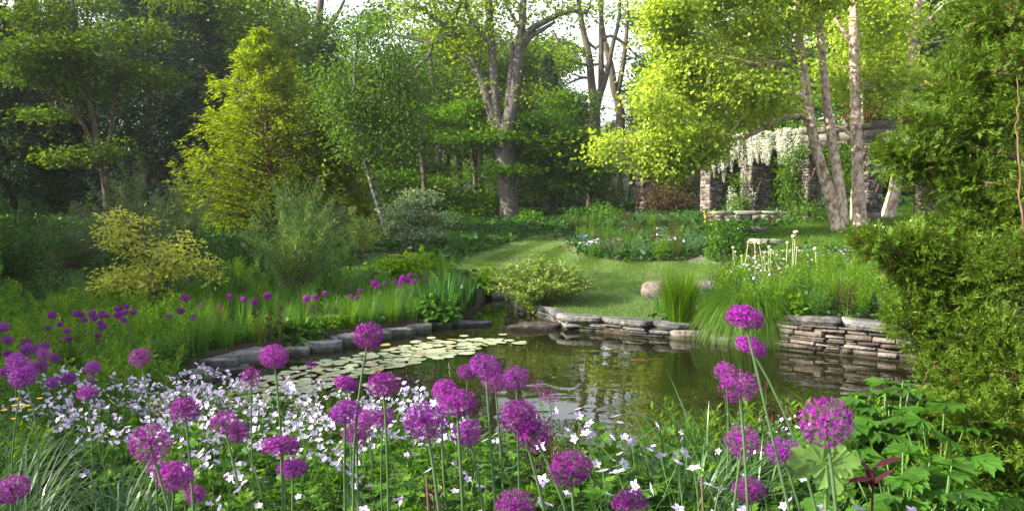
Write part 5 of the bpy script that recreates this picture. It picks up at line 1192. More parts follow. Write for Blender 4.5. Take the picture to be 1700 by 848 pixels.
p = B(462, 570); place(PROTO['red'][0], p[0], p[1], 'second maroon leaved plant in the left bank grasses, nearer the water', 'maroon plants on the left bank', s=.95)
p = B(285, 648); place(PROTO['dark'][0], p[0], p[1], 'dark leaved plant by the small stones at the near end of the left bank', 'dark plants at the left bank stones', s=1.1)
# rough grass that creeps over the backs of the bank stones
mb = MB(); n = 9000; s_ = rs.uniform(0, 7.0, n); Q_ = np.zeros((n, 2))
for k_ in range(n):
    q_, t_, l_ = along(POND[:10], s_[k_]); Q_[k_] = q_+np.array([-t_[1], t_[0]])*rs.uniform(.24, .75)
blades(mb, np.c_[Q_, hgt(Q_[:, 0], Q_[:, 1])], rs.uniform(0, 6.28, n), rs.uniform(.08, .24, n), rs.uniform(.02, .12, n), .007, seg=3)
put('grass', mb.build('bank_grass', [F_IRIS]), kind='stuff', label='rough grass creeping over the backs of the left bank stones', category='grass')
# undergrowth that hides the leaf mould
mb = MB(); n = 26000; th = rs.uniform(-.68, .68, n); d = 3.0+rs.rand(n)**1.2*50
x, y = np.tan(th)*d*1.05, d
BROWN = px_poly([(545,455),(600,425),(665,415),(720,415),(690,440),(600,452)])
ok = (poly_sd(x, y, LAWN) > .15) & (poly_sd(x, y, POND) > .22) & (poly_sd(x, y, ROUGH) > 0) & (poly_sd(x, y, BROWN) > 0)
x, y = x[ok], y[ok]; d = y; m8 = 9; n = len(x)*m8; k = np.repeat(np.clip(d/9, .55, 3.2), m8)
P = np.stack([np.repeat(x, m8)+rs.normal(size=n)*.11*k, np.repeat(y, m8)+rs.normal(size=n)*.11*k, 0*k], 1); P[:, 2] = hgt(P[:, 0], P[:, 1])+rs.uniform(0, .11, n)*k**.7
leaves(mb, P, rs.normal(size=(n, 3))*(1,1,.3)+(0,0,.25), rs.normal(size=(n, 3))*.5+(0,0,1), .075*k*rs.uniform(.6, 1.2, n), .045*k, oval=False)
put('undergrowth', mb.build('undergrowth', [F_DARK]), kind='stuff', label='low dark green ground cover under the bed plants and trees', category='ground cover')
# ================================================================ alliums
F_ALL = leafmat('allium_petal', (.14,.010,.19), (.26,.024,.29), (.38,.065,.38), trans=.3, tcol=(1.2,.9,1.2), rough=.5, vary=.38)
F_ALLD = leafmat('deep_allium_petal', (.14,.02,.22), (.26,.045,.34), (.36,.09,.40), trans=.3, tcol=(1.2,.9,1.2), rough=.5, vary=.2)
PEDI = leafmat('allium_pedicel', (.09,.05,.10), (.16,.10,.13), (.13,.17,.06), trans=0, rough=.5)
SEED = leafmat('allium_heart', (.07,.08,.03), (.13,.14,.05), trans=0)
STEMA = roughmat('allium_stem', [(.3,(.035,.075,.03)),(.6,(.07,.12,.05)),(.85,(.16,.15,.09))], 6, rough=.4, bump=.1, stretch=(1,1,.4))
def head(seed, nf, petal, squash=.86, rmin=.8, mat=F_ALL, open_=1.0, pw=.34, drop=0):
    """one umbel of radius 1: star florets on stalks from the stem top"""
    rs = np.random.RandomState(seed); i = np.arange(nf)+.5; ph = np.arccos(1-2*i/nf*open_); th = math.pi*(1+5**.5)*i
    D = np.stack([np.cos(th)*np.sin(ph), np.sin(th)*np.sin(ph), np.cos(ph)], 1)+rs.normal(size=(nf, 3))*.06; D = nrm(D)
    if drop: D = D[rs.rand(nf) > drop]
    n = len(D); rad = rs.uniform(rmin, 1.0, n)[:, None]; C = D*rad; mb = MB()
    tl = nrm(D+rs.normal(size=(n, 3))*.25)
    A = nrm(np.cross(tl, rs.normal(size=(n, 3)))); Bv = np.cross(tl, A)
    for k in range(6):
        a = k*math.pi/3+rs.rand(n)[:, None]*.2
        d = A*np.cos(a)+Bv*np.sin(a)+tl*.45
        leaves(mb, C, d, tl, petal*rs.uniform(.8, 1.15, n), petal*pw, 0, .1)
    leaves(mb, C, tl, A, petal*.55, petal*.4, 2, .3)
    thintubes(mb, D*.06, C, .007, .006, 1)
    me_v = [v*np.array([1, 1, squash], np.float32) for v in mb.v]; mb.v = me_v
    return mb.build('flower_head', [mat, PEDI, SEED])
HEADS = {'full': [head(900, 280, .18, .86, .72, pw=.27), head(901, 230, .19, .92, .66, pw=.27, drop=.15), head(902, 310, .165, .8, .8, pw=.3), head(903, 230, .195, .88, .66, F_ALLD, pw=.27, drop=.1), head(904, 260, .175, .8, .72, open_=.88, pw=.28), head(905, 190, .2, .9, .6, pw=.25, drop=.2)], 'flat': [head(910+i, 250, .19, .62, open_=.82) for i in range(2)],
         'loose': [head(920, 95, .2, .8, .6, drop=.35), head(921, 80, .2, .8, .6, drop=.35)], 'bud': [head(930, 120, .22, .75, .5, open_=.6)],
         'airy': [head(940, 190, .17, .95, .86, pw=.3)], 'deep': [head(950+i, 240, .18, .8, mat=F_ALLD) for i in range(2)], 'far': [head(960+i, 90, .3, .85, pw=.5) for i in range(2)], 'fard': [head(970, 90, .3, .85, mat=F_ALLD, pw=.5)]}
rs = np.random.RandomState(55)
def allium(px, py, dia, kind, label, group, real=.112, leanx=0.0, minh=.42, maxd=None):
    """head centre at the photo's place, distance from its apparent size, stem down to the soil"""
    y = 1400*real/dia
    if maxd: y = min(y, maxd)
    c = W(px, py, y)
    for _ in range(60):
        if c[2]-gz(c[0], c[1]) > minh or y < 1.5: break
        y -= .08; c = W(px, py, y)
    if py < 560 and real < .1:
        while gz(c[0], c[1]) < .02 or poly_sd([c[0]], [c[1]], POND)[0] < .15: y += .1; c = W(px, py, y)
    r = dia/2*y/1400.0; hs = HEADS[kind]
    bx, by = c[0]+leanx*y/1400.0+rs.normal()*.03, c[1]+rs.normal()*.03
    bz = gz(bx, by)
    o = thing('allium_plant', label, 'allium', (bx, by, bz), 0, group)
    e = c-np.array([bx, by, bz]); e = e-np.array([0, 0, r*.1])
    mid = e*.5+np.array([-(e[0])*.25+rs.normal()*.045, 0, e[2]*.05])
    mb = MB(); P = bez((0, 0, -.03), mid, e, 9); tube(mb, P, np.linspace(.0060, .0040, 9)*(1 if real > .1 else .7), 7)
    mb.obj('stem', [STEMA], o, smooth=True)
    h = put('flower_head', hs[rs.randint(len(hs))], o, c-np.array([bx, by, bz]), None, r)
    h.scale = (r*rs.uniform(.93, 1.07), r*rs.uniform(.93, 1.07), r*rs.uniform(.88, 1.06))
    h.rotation_euler = (rs.normal()*.2, rs.normal()*.14+leanx*.002, rs.uniform(0, 6.28))
    if y < 5 and bz > -1:
        n = rs.randint(3, 6); mb = MB(); a = rs.uniform(0, 6.28, n)
        blades(mb, np.zeros((n, 3)), a, rs.uniform(.28, .42, n), rs.uniform(.08, .3, n), rs.uniform(.02, .034, n), 6, 0, 1.6, .35, .3, 2.2)
        mb.obj('leaf', [F_BLUE], o)
    return o
FG = [
 (612,557,54,'full','tallest allium in front of the left bank stones, head above the lily pads'),
 (455,592,49,'full','round allium head against the left bank stones, left of the tallest allium'),
 (417,626,38,'full','smaller allium left of the lily pads, just above the white geraniums'),
 (516,606,20,'bud','small half open allium bud on a thick stem in front of the lily pads'),
 (575,636,38,'flat','flattish allium head over the dark water below the tallest allium'),
 (636,637,56,'full','round allium head directly below and right of the tallest allium'),
 (573,683,54,'deep','deep magenta allium head above the cluster of four'),
 (608,694,38,'full','small allium head tucked between two larger ones left of centre'),
 (637,692,42,'full','allium head at the right of the cluster left of centre'),
 (592,719,52,'full','lowest allium head of the cluster left of centre'),
 (307,681,54,'full','allium rising from the white geraniums, upper left of the leaning pair'),
 (372,700,48,'full','left and higher head of the overlapping pair among the geraniums'),
 (397,717,42,'full','right and lower head of the overlapping pair among the geraniums'),
 (467,740,62,'flat','half dome allium head low among the geraniums'),
 (486,777,52,'flat','flat allium head just below the half dome one'),
 (249,735,64,'airy','loose starry allium head beside the arching grass at lower left'),
 (263,777,38,'full','small allium head half hidden at lower left'),
 (291,790,62,'full','big round allium head at lower left, in front of the half hidden one'),
 (324,820,38,'full','small low allium head right of the big lower left one'),
 (20,812,56,'full','allium head cut by the left edge at the bottom corner'),
 (233,593,40,'full','single allium on a tall thin stem against the leafy left bank'),
 (144,652,35,'full','low round allium touching white geranium flowers at far left'),
 (806,607,54,'full','top allium of the cluster standing over the pond in the middle'),
 (776,617,36,'full','allium head behind the left side of the top middle one'),
 (822,633,46,'full','allium head hanging just under the top middle one'),
 (857,627,44,'full','allium head at the right of the top middle one'),
 (893,641,30,'loose','sparse allium head at the right end of the middle cluster'),
 (912,657,34,'loose','lower sparse allium head at the right end of the middle cluster'),
 (738,648,46,'full','allium head behind the upper left of the big pair in the middle'),
 (759,670,66,'full','large allium head above the broad domed one in the middle'),
 (707,699,78,'full','broad domed allium on a dark purplish stem, largest head in the middle'),
 (776,717,52,'deep','deep purple allium head below the large middle one'),
 (861,691,66,'full','upper left head of the merged pair over the pond'),
 (885,716,66,'full','lower right head of the merged pair over the pond'),
 (947,777,72,'full','big bright allium head low right of the merged pair'),
 (856,840,70,'full','allium head cut by the bottom edge in the middle'),
 (1046,833,62,'full','allium head at the bottom edge right of the middle'),
 (1236,527,62,'flat','flat topped allium, highest of the right group, in front of the fountain grass'),
 (1246,575,52,'flat','flat allium right under the highest one of the right group'),
 (1203,616,38,'full','small allium head behind the left of the big right one'),
 (1227,641,66,'full','big round allium in front of the pond on the right'),
 (1371,700,84,'airy','huge open starry allium head before the broad leaves on the right'),
 (1233,732,62,'full','bright domed allium among grass on the right'),
 (1298,748,58,'full','allium just right of the bright domed one'),
 (1243,812,58,'full','lowest allium of the right group near the bottom edge')]
LEAN = {612:8,707:25,759:25,806:40,822:35,861:50,885:45,947:30,636:10,1236:120,1246:125,1227:20,1371:110,307:25,249:75,372:55,397:40,1298:60,1233:-20}
for px, py, d_, k, lab in FG:
    allium(px, py, d_, k, lab, 'alliums in the foreground', leanx=LEAN.get(px, 10), real=.098 if k == 'bud' else .112 if d_ > 45 else .098)
ORD = ['first','second','third','fourth','fifth','sixth','seventh','eighth','ninth','tenth','eleventh','twelfth','thirteenth','fourteenth','fifteenth','sixteenth','seventeenth','eighteenth','nineteenth','twentieth','twenty-first','twenty-second','twenty-third','twenty-fourth','twenty-fifth','twenty-sixth']
D1 = [(38,625,44),(34,608,38),(25,597,32),(8,619,24),(13,587,17),(47,579,27),(44,568,19),(73,588,28),(91,594,18),(66,608,28),(86,635,24),(113,627,27),(154,610,28),(152,632,18),(5,543,20),(13,564,20),(73,574,18)]
D2 = [(87,523,15),(127,520,13),(135,522,11),(99,538,11),(111,549,11),(105,565,11),(114,562,11),(156,528,12),(153,520,14),(170,522,14),(166,535,10),(170,542,13),(196,512,11),(210,509,10),(197,522,15),(206,519,10),(205,531,11),(222,518,11),(140,531,10),(162,557,11),(179,524,8),(79,544,9)]
D3 = [(308,495,14),(300,516,14),(281,524,10),(323,527,12),(335,507,9),(381,492,10),(405,497,11),(423,501,12),(444,491,14),(365,507,8),(509,495,12),(523,493,10),(539,486,8)]
D4 = [(541,487,7),(583,492,9),(591,494,8),(598,483,9),(585,480,6),(622,470,13),(627,476,10),(639,470,7),(657,466,8),(668,461,10),(666,468,9),(676,465,11),(681,457,9),(688,467,9),(695,458,7),(662,475,8),(681,479,6),(707,463,7)]
for lst, real, ph, g, kk, mx in ((D1, .10, 'in the crowded purple drift at the far left', 'crowded alliums at the far left', ('deep','full'), 6.0), (D2, .085, 'in the purple drift before the dim willows', 'alliums before the dim willows', ('fard','far'), 8.2),
                         (D3, .085, 'scattered under the yellow leaved shrub and the willow', 'alliums under the yellow shrub', ('far',), 11), (D4, .075, 'before the lime mounds by the channel', 'alliums before the lime mounds', ('far',), 13.5)):
    for i, (px, py, d_) in enumerate(sorted(lst)):
        allium(px, py, d_, kk[i % len(kk)], '%s allium from the left %s' % (ORD[i], ph), g, real=real, minh=.3 if real < .09 else .4, maxd=mx)
# seed heads of early alliums on the right bank
rs = np.random.RandomState(66)
SH = [(1217,411,452,3.5),(1221,418,453,3),(1231,425,452,3),(1242,402,444,3),(1253,403,442,4),(1260,404,441,4),(1277,410,436,4),(1280,414,437,3),(1268,427,440,3),(1307,403,440,4),(1317,392,446,5),(1321,385,440,7),(1323,411,440,3),(1353,413,460,5),(1513,367,405,4),(1501,383,410,4),(1467,377,410,3),(1454,375,408,3)]
BUD = roughmat('pale_seed_head', [(.3,(.28,.31,.14)),(.7,(.45,.45,.28))], 30, bump=.2)
for i, (px, py, pb, d_) in enumerate(sorted(SH)):
    far = px > 1450; y = 18.5 if far else 14.4
    c = W(px, py, y); bx, by = c[0]+rs.normal()*.03, c[1]; bz = gz(bx, by); o = thing('allium_seedhead_plant', '%s pale allium seed stem from the left %s' % (ORD[i-14 if far else i], 'below the leaning sycamore' if far else 'behind the white flowered mound'), 'allium', (bx, by, bz), 0, 'pale allium seed stems')
    mb = MB(); tube(mb, bez((0,0,0), (rs.normal()*.02,0,.3), c-np.array([bx,by,bz]), 7), .0052, 6); mb.obj('stem', [BUD], o)
    mb = MB(); r = d_*y/1400*.68; rock(mb, (0,0,0), (r*2, r*2, r*(1.2 if d_ > 6 else 1.9)), 30+i, .06, None, 0, 4, 0, 2.0); q = mb.obj('seed_head', [BUD], o, smooth=True); q.location = [float(v) for v in c-np.array([bx,by,bz])]

# ================================================================ foreground bed
rs = np.random.RandomState(88)
def gpoly(rows): return np.array(rows, float)
MASS = gpoly([(-2.75,4.9),(-2.4,6.0),(-1.5,5.6),(-.8,5.35),(-.35,5.2),(-.3,4.3),(-.6,3.4),(-1.0,3.0),(-1.5,3.6),(-2.1,4.2)])
for q in scatter(MASS, .26, maxn=46, keepout=.08):
    geranium(*q, 'white flowered geranium in the mass between the alliums and the pond', 'geraniums in the white mass', 13 if q[1] > 4.4 else 8 if q[1] > 3.9 else 4, s=rs.uniform(.9, 1.15))
WEST = gpoly([(-3.6,4.6),(-3.3,6.3),(-2.5,6.1),(-2.75,4.9),(-2.6,4.3),(-3.1,4.2)])
for q in scatter(WEST, .34, maxn=14, keepout=.08): geranium(*q, 'pale pink flowered geranium among the far left alliums', 'geraniums at the far left', 7, s=rs.uniform(.9, 1.1))
FRONT = gpoly([(-1.3,2.4),(-1.15,3.0),(-.6,3.4),(-.3,4.3),(-.1,4.6),(.5,4.5),(1.0,4.3),(1.2,3.6),(1.3,2.6),(.9,2.2),(-.8,2.2)])
for q in scatter(FRONT, .3, maxn=44): geranium(*q, 'green geranium with a few lilac flowers under the front alliums', 'geraniums under the front alliums', rs.randint(1, 5), s=rs.uniform(.95, 1.2), lil=True)
for px, py, y, n, lab in [(1020,690,3.6,9,'lilac flowered geranium beside the red stems at the water'),(985,720,3.5,7,'lilac flowered geranium left of the red stems'),(1045,755,3.0,8,'lilac flowered geranium in front of the water reflection'),(1100,765,2.8,9,'lilac flowered geranium left of the tall grass'),(1125,790,2.6,7,'lilac geranium low in front of the tall grass'),(1460,812,2.5,8,'geranium with large lilac flowers near the bottom right corner'),(1500,800,2.6,6,'geranium with lilac flowers beside the maroon leaves'),(1660,840,2.6,4,'geranium in the bottom right corner under the juniper')]:
    c = W(px, py, y); geranium(c[0], y, lab, 'lilac geraniums on the right', n, s=max(.6, min(1.35, (c[2]-gz(c[0], y))/.43)), lil=True)
EASTF = gpoly([(1.2,2.3),(1.1,3.6),(.9,4.5),(1.6,4.9),(2.4,5.2),(3.2,5.4),(3.6,5.0),(3.0,3.2),(2.2,2.2)])
for q in scatter(EASTF, .3, maxn=40):
    u = rs.rand()
    if u < .4: place(PROTO['mid'][rs.randint(3)], *q, 'green leafy perennial in the right foreground bed', 'green perennials in the right foreground', s=rs.uniform(.75, 1.05))
    elif u < .62: place(PROTO['dome'][rs.randint(2)], *q, 'low green mound in the right foreground bed', 'low mounds in the right foreground', s=rs.uniform(.9, 1.2))
    elif u < .8: place(PROTO['leafy'][rs.randint(3)], *q, 'yellow green leafy perennial in the right foreground bed', 'yellow green perennials in the right foreground', s=rs.uniform(.7, 1.0))
    else: geranium(*q, 'geranium with a few lilac flowers in the right foreground bed', 'geraniums in the right foreground', 3, lil=True)
for q in scatter(gpoly([(3.6,2.6),(3.4,5.0),(4.4,6.2),(6.2,7.6),(7.5,7.0),(6.0,3.5),(4.5,2.4)]), .5, maxn=40):
    place(PROTO['mid' if rs.rand() < .6 else 'dome'][rs.randint(2)], *q, 'green bed plant beyond the right edge of the photo under the juniper', 'bed plants beyond the right edge', s=rs.uniform(.9, 1.3))
# blue white flowers behind the big right allium
for px, py, y, lab in [(1300,705,4.3,'small pale blue flowered plant behind the huge starry allium'),(1270,700,4.4,'small white flowered plant under the right alliums by the water')]:
    c = W(px, py, y); t = thing('flowering_plant', lab, 'plant', (c[0], y, gz(c[0], y))); put('foliage', KIDS[PROTO['mid'][0].name][0].data, t, None, 1.0, .8)
    for j in range(34):
        o = put('flower', GFLW[j % 3], t, (rs.normal()*.1, rs.normal()*.1, rs.uniform(.3, .42)), None, rs.uniform(.5, .75)); o.rotation_euler = (rs.normal()*.5+.4, rs.normal()*.5, rs.uniform(0, 6))
# arching grass
for i, (x, y, s_, lab) in enumerate([(-2.55,3.9,1.1,'arching sedge at the left edge, behind the others'),(-2.2,3.6,1.15,'arching sedge clump left of the starry lower left allium, rear one'),(-1.95,3.2,1.1,'arching sedge clump in the lower left corner'),(-1.72,3.55,1.05,'arching sedge between the corner clump and the white geraniums'),(-1.55,3.05,1.0,'dark arching sedge at the bottom, left of the big lower left allium'),(-2.3,3.1,1.1,'arching sedge nearest the cut allium in the corner'),(-1.3,2.75,.9,'arching sedge at the bottom edge under the lower left alliums'),(-2.75,4.3,1.0,'pale tipped sedge at the far left below the alliums'),(-1.7,2.7,1.0,'lowest arching sedge at the bottom left'),
                                     (.86,3.75,1.45,'tall arching grass clump in front of the water on the right'),(.72,3.5,1.2,'arching grass left of the tall right clump'),(1.0,3.55,1.25,'arching grass under the bright domed allium'),(.62,3.05,1.0,'low arching grass behind the bottom edge allium'),(1.12,4.15,1.35,'arching grass behind the big round right allium'),(.9,3.1,1.0,'arching grass between the bottom edge allium and the lowest right allium')]):
    place(PROTO['sedge'][i % 3], x, y, lab, 'arching grass clumps in the foreground', s=s_, rz=i*1.3)
for i, (px, py, y, lab) in enumerate([(1012,800,2.8,'clump of upright sword leaves at the bottom between the alliums'),(930,800,2.7,'sword leaves under the big bright allium'),(800,810,2.6,'sword leaves at the bottom under the merged pair'),(560,820,2.7,'sword leaves at the bottom under the cluster of four'),(1330,830,2.5,'yellow green sword leaves below the huge starry allium'),(470,830,2.7,'sword leaves at the bottom under the half dome allium')]):
    c = W(px, py, y); place(PROTO['iris'][i % 3], c[0], y, lab, 'sword leaf clumps in the foreground', s=.62)
# maroon stems
for i, (px, y, s_, lab) in enumerate([(905,3.9,1.05,'maroon leaved stems standing against the water below the merged pair'),(945,4.1,1.0,'maroon leaved stems right of the merged pair, against the water'),(725,3.3,.9,'maroon leaves at the foot of the broad domed allium'),(1290,4.6,1.15,'maroon stems against the water left of the huge starry allium'),(1320,4.5,1.0,'maroon stems against the water behind the huge starry allium'),(870,3.0,.85,'maroon leaves low under the merged pair'),(1262,3.0,.8,'maroon leaves at the bottom below the lowest right allium'),(560,2.9,.8,'maroon leaves at the bottom left of the middle'),(960,3.0,.75,'maroon leaves behind the big bright allium stem')]):
    x = (px-850)/1400*y; place(PROTO['red'][i % 2], x, y, lab, 'maroon plants in the foreground', s=s_)
# broad leaves
F_BIG = leafmat('broad_lobed_leaf', (.03,.08,.018), (.06,.135,.03), (.10,.19,.045), trans=.4, rough=.36)
F_BIGP = leafmat('pale_broad_leaf', (.08,.15,.045), (.12,.2,.065), trans=.35, rough=.45)
def bigleaf(mb, p, d, n_, size, mat=0, nl=7, seed=0, wid=.36):
    """one hand shaped leaf of toothed lobes, a continuous blade with a fold along each lobe"""
    rs_ = np.random.RandomState(seed); d = nrm(np.array(d, float)[None])[0]; s_ = nrm(np.cross(d, n_)[None])[0]; u_ = np.cross(s_, d)
    V = [np.zeros(3)]; F = []
    prev = None
    for k in range(nl):
        a0 = (k-(nl-1)/2)*2.3/(nl-1)*1.25; ln = size*(1-.22*abs(a0))*rs_.uniform(.92, 1.08); hw = 2.3/(nl-1)*1.25*.5
        pts = []
        for da, f, z in ((-hw, .80, .05), (-hw*.85, .87, .03), (-hw*.6, .84, .02), (-hw*.4, .92, 0), (0, 1.0, -.08), (hw*.4, .92, 0), (hw*.6, .84, .02), (hw*.85, .87, .03), (hw, .80, .05)):
            a = a0+da; r = ln*f*rs_.uniform(.96, 1.04); pts.append((d*math.cos(a)+s_*math.sin(a))*r+u_*(z*size-.25*(r/size)**2*size*.5))
        rib = [(d*math.cos(a0)+s_*math.sin(a0))*ln*f+u_*(-.07*size*(f > .3)-.25*f*f*size*.5) for f in (.35, .7)]
        i0 = len(V); V += pts+rib; r1, r2 = i0+9, i0+10
        F += [(0, i0, r1), (0, r1, i0+8), (i0, i0+1, r1), (i0+1, i0+2, r1), (i0+2, r2, r1), (i0+2, i0+3, r2), (i0+3, i0+4, r2), (i0+4, i0+5, r2), (i0+5, i0+6, r2), (i0+6, r1, r2), (i0+6, i0+7, r1), (i0+7, i0+8, r1)]
    mb.add(np.array(V)+np.asarray(p), F, mat)
def bigplant(label, base, h, w, n, size, leaf, seed, tilt=.5):
    rs = np.random.RandomState(seed); t = thing('oakleaf_hydrangea_plant', label, 'plant', base); tm = MB()
    for i in range(n):
        a = i*2.4+rs.normal()*.3; f = math.sqrt((i+.5)/n); c = np.array([math.cos(a)*w*f, math.sin(a)*w*f, h*(1-.45*f*f)*rs.uniform(.8, 1.08)])
        mb = MB(); out = np.array([math.cos(a), math.sin(a), 0]); bigleaf(mb, (0,0,0), out*1.0+np.array([0,0,.15-.4*f]), np.array([0,0,1.0])+out*tilt*f+rs.normal(size=3)*.2, size*rs.uniform(.75, 1.15), 0, 7 if rs.rand() < .6 else 5, seed*50+i)
        mb.obj('leaf', [leaf], t, True, c)
        tube(tm, bez((0,0,0), c*.5+np.array([0,0,.08]), c, 6), np.linspace(.006, .0035, 6), 5)
    tm.obj('stem', [STEMG], t, smooth=True)
    return t
for i, (px, py, y, w, n, sz, lf, lab) in enumerate([(1485,660,4.1,.40,60,.135,F_BIG,'big lobed green leaves massed behind the huge starry allium'),(1560,690,3.7,.32,40,.13,F_BIG,'dark broad leaves half under the juniper'),(1410,690,4.0,.24,26,.12,F_BIG,'broad leaves just right of the starry allium head'),(1500,770,3.1,.28,34,.11,F_BIG,'low broad leaves below the juniper'),(1560,800,2.9,.28,30,.11,F_BIG,'broad dark leaves near the bottom right')]):
    c = W(px, py, y); z = gz(c[0], y); bigplant(lab, (c[0], y, z), c[2]-z+.05, w, n, sz, lf, 1000+i)
c = W(1372, 772, 2.55); z = gz(c[0], 2.55); t = thing('rodgersia_plant', 'plant with a pair of very large pale fan leaves at the bottom right', 'plant', (c[0], 2.55, z))
for i, (dx, dy, d_, n_, sz) in enumerate([(0,0,(.15,-.3,-.5),(.1,-.85,.6),.10),(.02,.02,(.9,-.1,.15),(-.1,-.8,.6),.095),(-.03,.03,(-.9,-.1,.05),(.2,-.75,.65),.09),(0,.03,(-.2,.1,.8),(0,-.9,.4),.08)]):
    mb = MB(); bigleaf(mb, (0,0,0), d_, np.array(n_), sz, 0, 5, 1200+i); mb.obj('leaf', [F_BIGP], t, True, (dx, dy, c[2]-z+.0))
mb = MB(); tube(mb, bez((0,.05,0),(.02,.03,.3),(0,0,c[2]-z),6), .006, 6); mb.obj('stem', [STEMG], t)
c = W(1450, 775, 2.75); z = gz(c[0], 2.75); t = thing('beardtongue_plant', 'dark maroon long leaves near the two lilac geraniums at bottom right', 'plant', (c[0], 2.75, z))
for i, d_ in enumerate([(.8,-.1,.35),(-.8,-.1,.6),(-.9,-.2,.0),(.35,-.4,.55),(-.2,.2,.9)]):
    mb = MB(); leaves(mb, np.zeros((1,3)), np.array([d_]), np.array([[0,-.5,1.0]]), .10, .026, oval=True, fold=.18); q = mb.obj('leaf', [F_RED], t, False, (0,0,c[2]-z-.02*i))
mb = MB(); tube(mb, [(0,0,0),(0,0,(c[2]-z)*.5),(0,0,c[2]-z)], .004, 5); mb.obj('stem', [F_RED], t)
# a little yellow flowering plant at the left
for px, py, y, lab in [(36,676,4.2,'small yellow flowered plant among the leaves at the far left'),(258,672,5.0,'tiny yellow flowered plant beside the white geraniums')]:
    c = W(px, py, y); z = gz(c[0], y); t = thing('flowering_plant', lab, 'plant', (c[0], y, z)); put('foliage', KIDS[PROTO['leafy'][0].name][0].data, t, None, 1.0, .7)
    for j in range(9): put('flower', FLW['yellow'][0], t, (rs.normal()*.05, rs.normal()*.05, c[2]-z+rs.normal()*.03), None, .5)
# dry stalks
for i, (px, py, y, lab) in enumerate([(1165,790,2.7,'dry brown stalk with a seed head left of the lowest right allium'),(708,790,2.6,'dry pinkish stalk under the broad domed allium')]):
    c = W(px, py, y); z = gz(c[0], y); mb = MB(); tube(mb, bez((.05,0,0),(.02,0,.25),c-np.array([c[0],y,z]),7), .0045, 6, cap=True); single('dry_stalk', mb.build('dry_stalk', [TWIG], True), lab, 'stalk', (c[0], y, z))

# ================================================================ juniper on the right
F_JUN = leafmat('juniper_spray', (.045,.09,.016), (.085,.142,.026), (.175,.22,.05), trans=.28, rough=.5, vary=.3)
F_JUNB = leafmat('brown_juniper_spray', (.09,.05,.025), (.16,.10,.05), trans=.15)
rs = np.random.RandomState(101)
jb = np.array([3.05, 4.55, 0.0]); jb[2] = gz(jb[0], jb[1])
jun = thing('juniper_tree', 'big juniper filling the right side of the photo, long sprays reaching to the left', 'tree', jb)
def jp(px, py, y): return W(px, py, y)-jb
tm, fm, dm = MB(), MB(), MB()
TWIGR = roughmat('old_juniper_twig', [(0.3,(.06,.035,.022)),(0.7,(.17,.105,.075))], 20, bump=.3, bdist=.004)
tube(tm, spline([(0,0,-.1),(.02,0,.6),(-.05,.02,1.3),(.0,0,2.2),(.05,.05,3.4)], 14), np.linspace(.09, .035, 14), 9)
def sprays(mb, C, D, size, n_side, w, seed):
    """flat feathery sprays of scale leaves: a twig with short side twigs, all thin blades"""
    rs_ = np.random.RandomState(seed); n = len(C); D = nrm(D)
    S = nrm(np.cross(D, rs_.normal(size=(n, 3))*.7+(0,0,.8))); U = np.cross(S, D)
    size = size*rs_.uniform(.6, 1.25, n)[:, None]
    leaves(mb, C, D, U, size[:, 0]*1.05, w*1.3, 0, .3)
    for k in range(n_side):
        t = (k+1)/(n_side+1.0); sg = 1 if k % 2 else -1
        base = C+D*size*t*.95; d = D*.8+S*sg*(.75+.2*rs_.rand(n)[:, None])+U*rs_.normal(size=(n, 1))*.35+rs_.normal(size=(n, 3))*.12
        leaves(mb, base, d, U+rs_.normal(size=(n, 3))*.5, size[:, 0]*(.55-.28*t)*rs_.uniform(.7, 1.25, n), w*rs_.uniform(.8, 1.3, n), 0, .35)
JL = [(1665,40,65,70,4.7,300),(1620,20,35,40,4.9,120),(1700,130,70,80,4.5,260),(1640,110,55,55,4.7,260),(1575,150,38,38,4.6,150),(1650,210,70,55,4.5,260),(1580,232,50,40,4.5,220),(1525,262,38,30,4.4,160),(1485,262,24,18,4.4,60),(1515,205,26,16,4.4,50),(1590,300,60,35,4.45,200),
      (1680,310,60,60,4.3,240),(1640,380,60,50,4.35,230),(1560,395,40,30,4.4,120),(1498,418,48,30,4.2,190),(1440,404,24,11,4.15,60),(1560,440,50,36,4.2,200),(1620,450,60,50,4.2,230),(1690,450,50,60,4.0,200),(1525,472,36,22,4.2,100),(1580,510,70,35,4.15,220),(1518,538,26,13,4.1,60),(1555,565,42,34,4.1,150),
      (1640,560,75,55,4.0,280),(1690,620,60,70,3.8,230),(1600,630,60,55,3.95,240),(1570,615,40,30,4.0,100),(1650,710,70,60,3.7,260),(1605,700,38,36,3.8,110),(1690,800,60,60,3.5,200),(1640,790,55,45,3.55,170),(1600,760,40,30,3.7,90)]
for z_ in np.arange(.45, 3.3, .36):
    for a_ in (-.9, -.1, .7, 1.5):
        q_ = jb+np.array([math.cos(a_)*(.62-.12*z_), math.sin(a_)*(.62-.12*z_), z_]); dy_ = q_[1]/(CT); JL.append((850+q_[0]/q_[1]*1400, 320-(q_[2]-EYE)/q_[1]*1400, 75, 60, q_[1], 130))
trunkP = spline([(0,0,-.1),(.02,0,.6),(-.05,.02,1.3),(.0,0,2.2),(.05,.05,3.4)], 40)
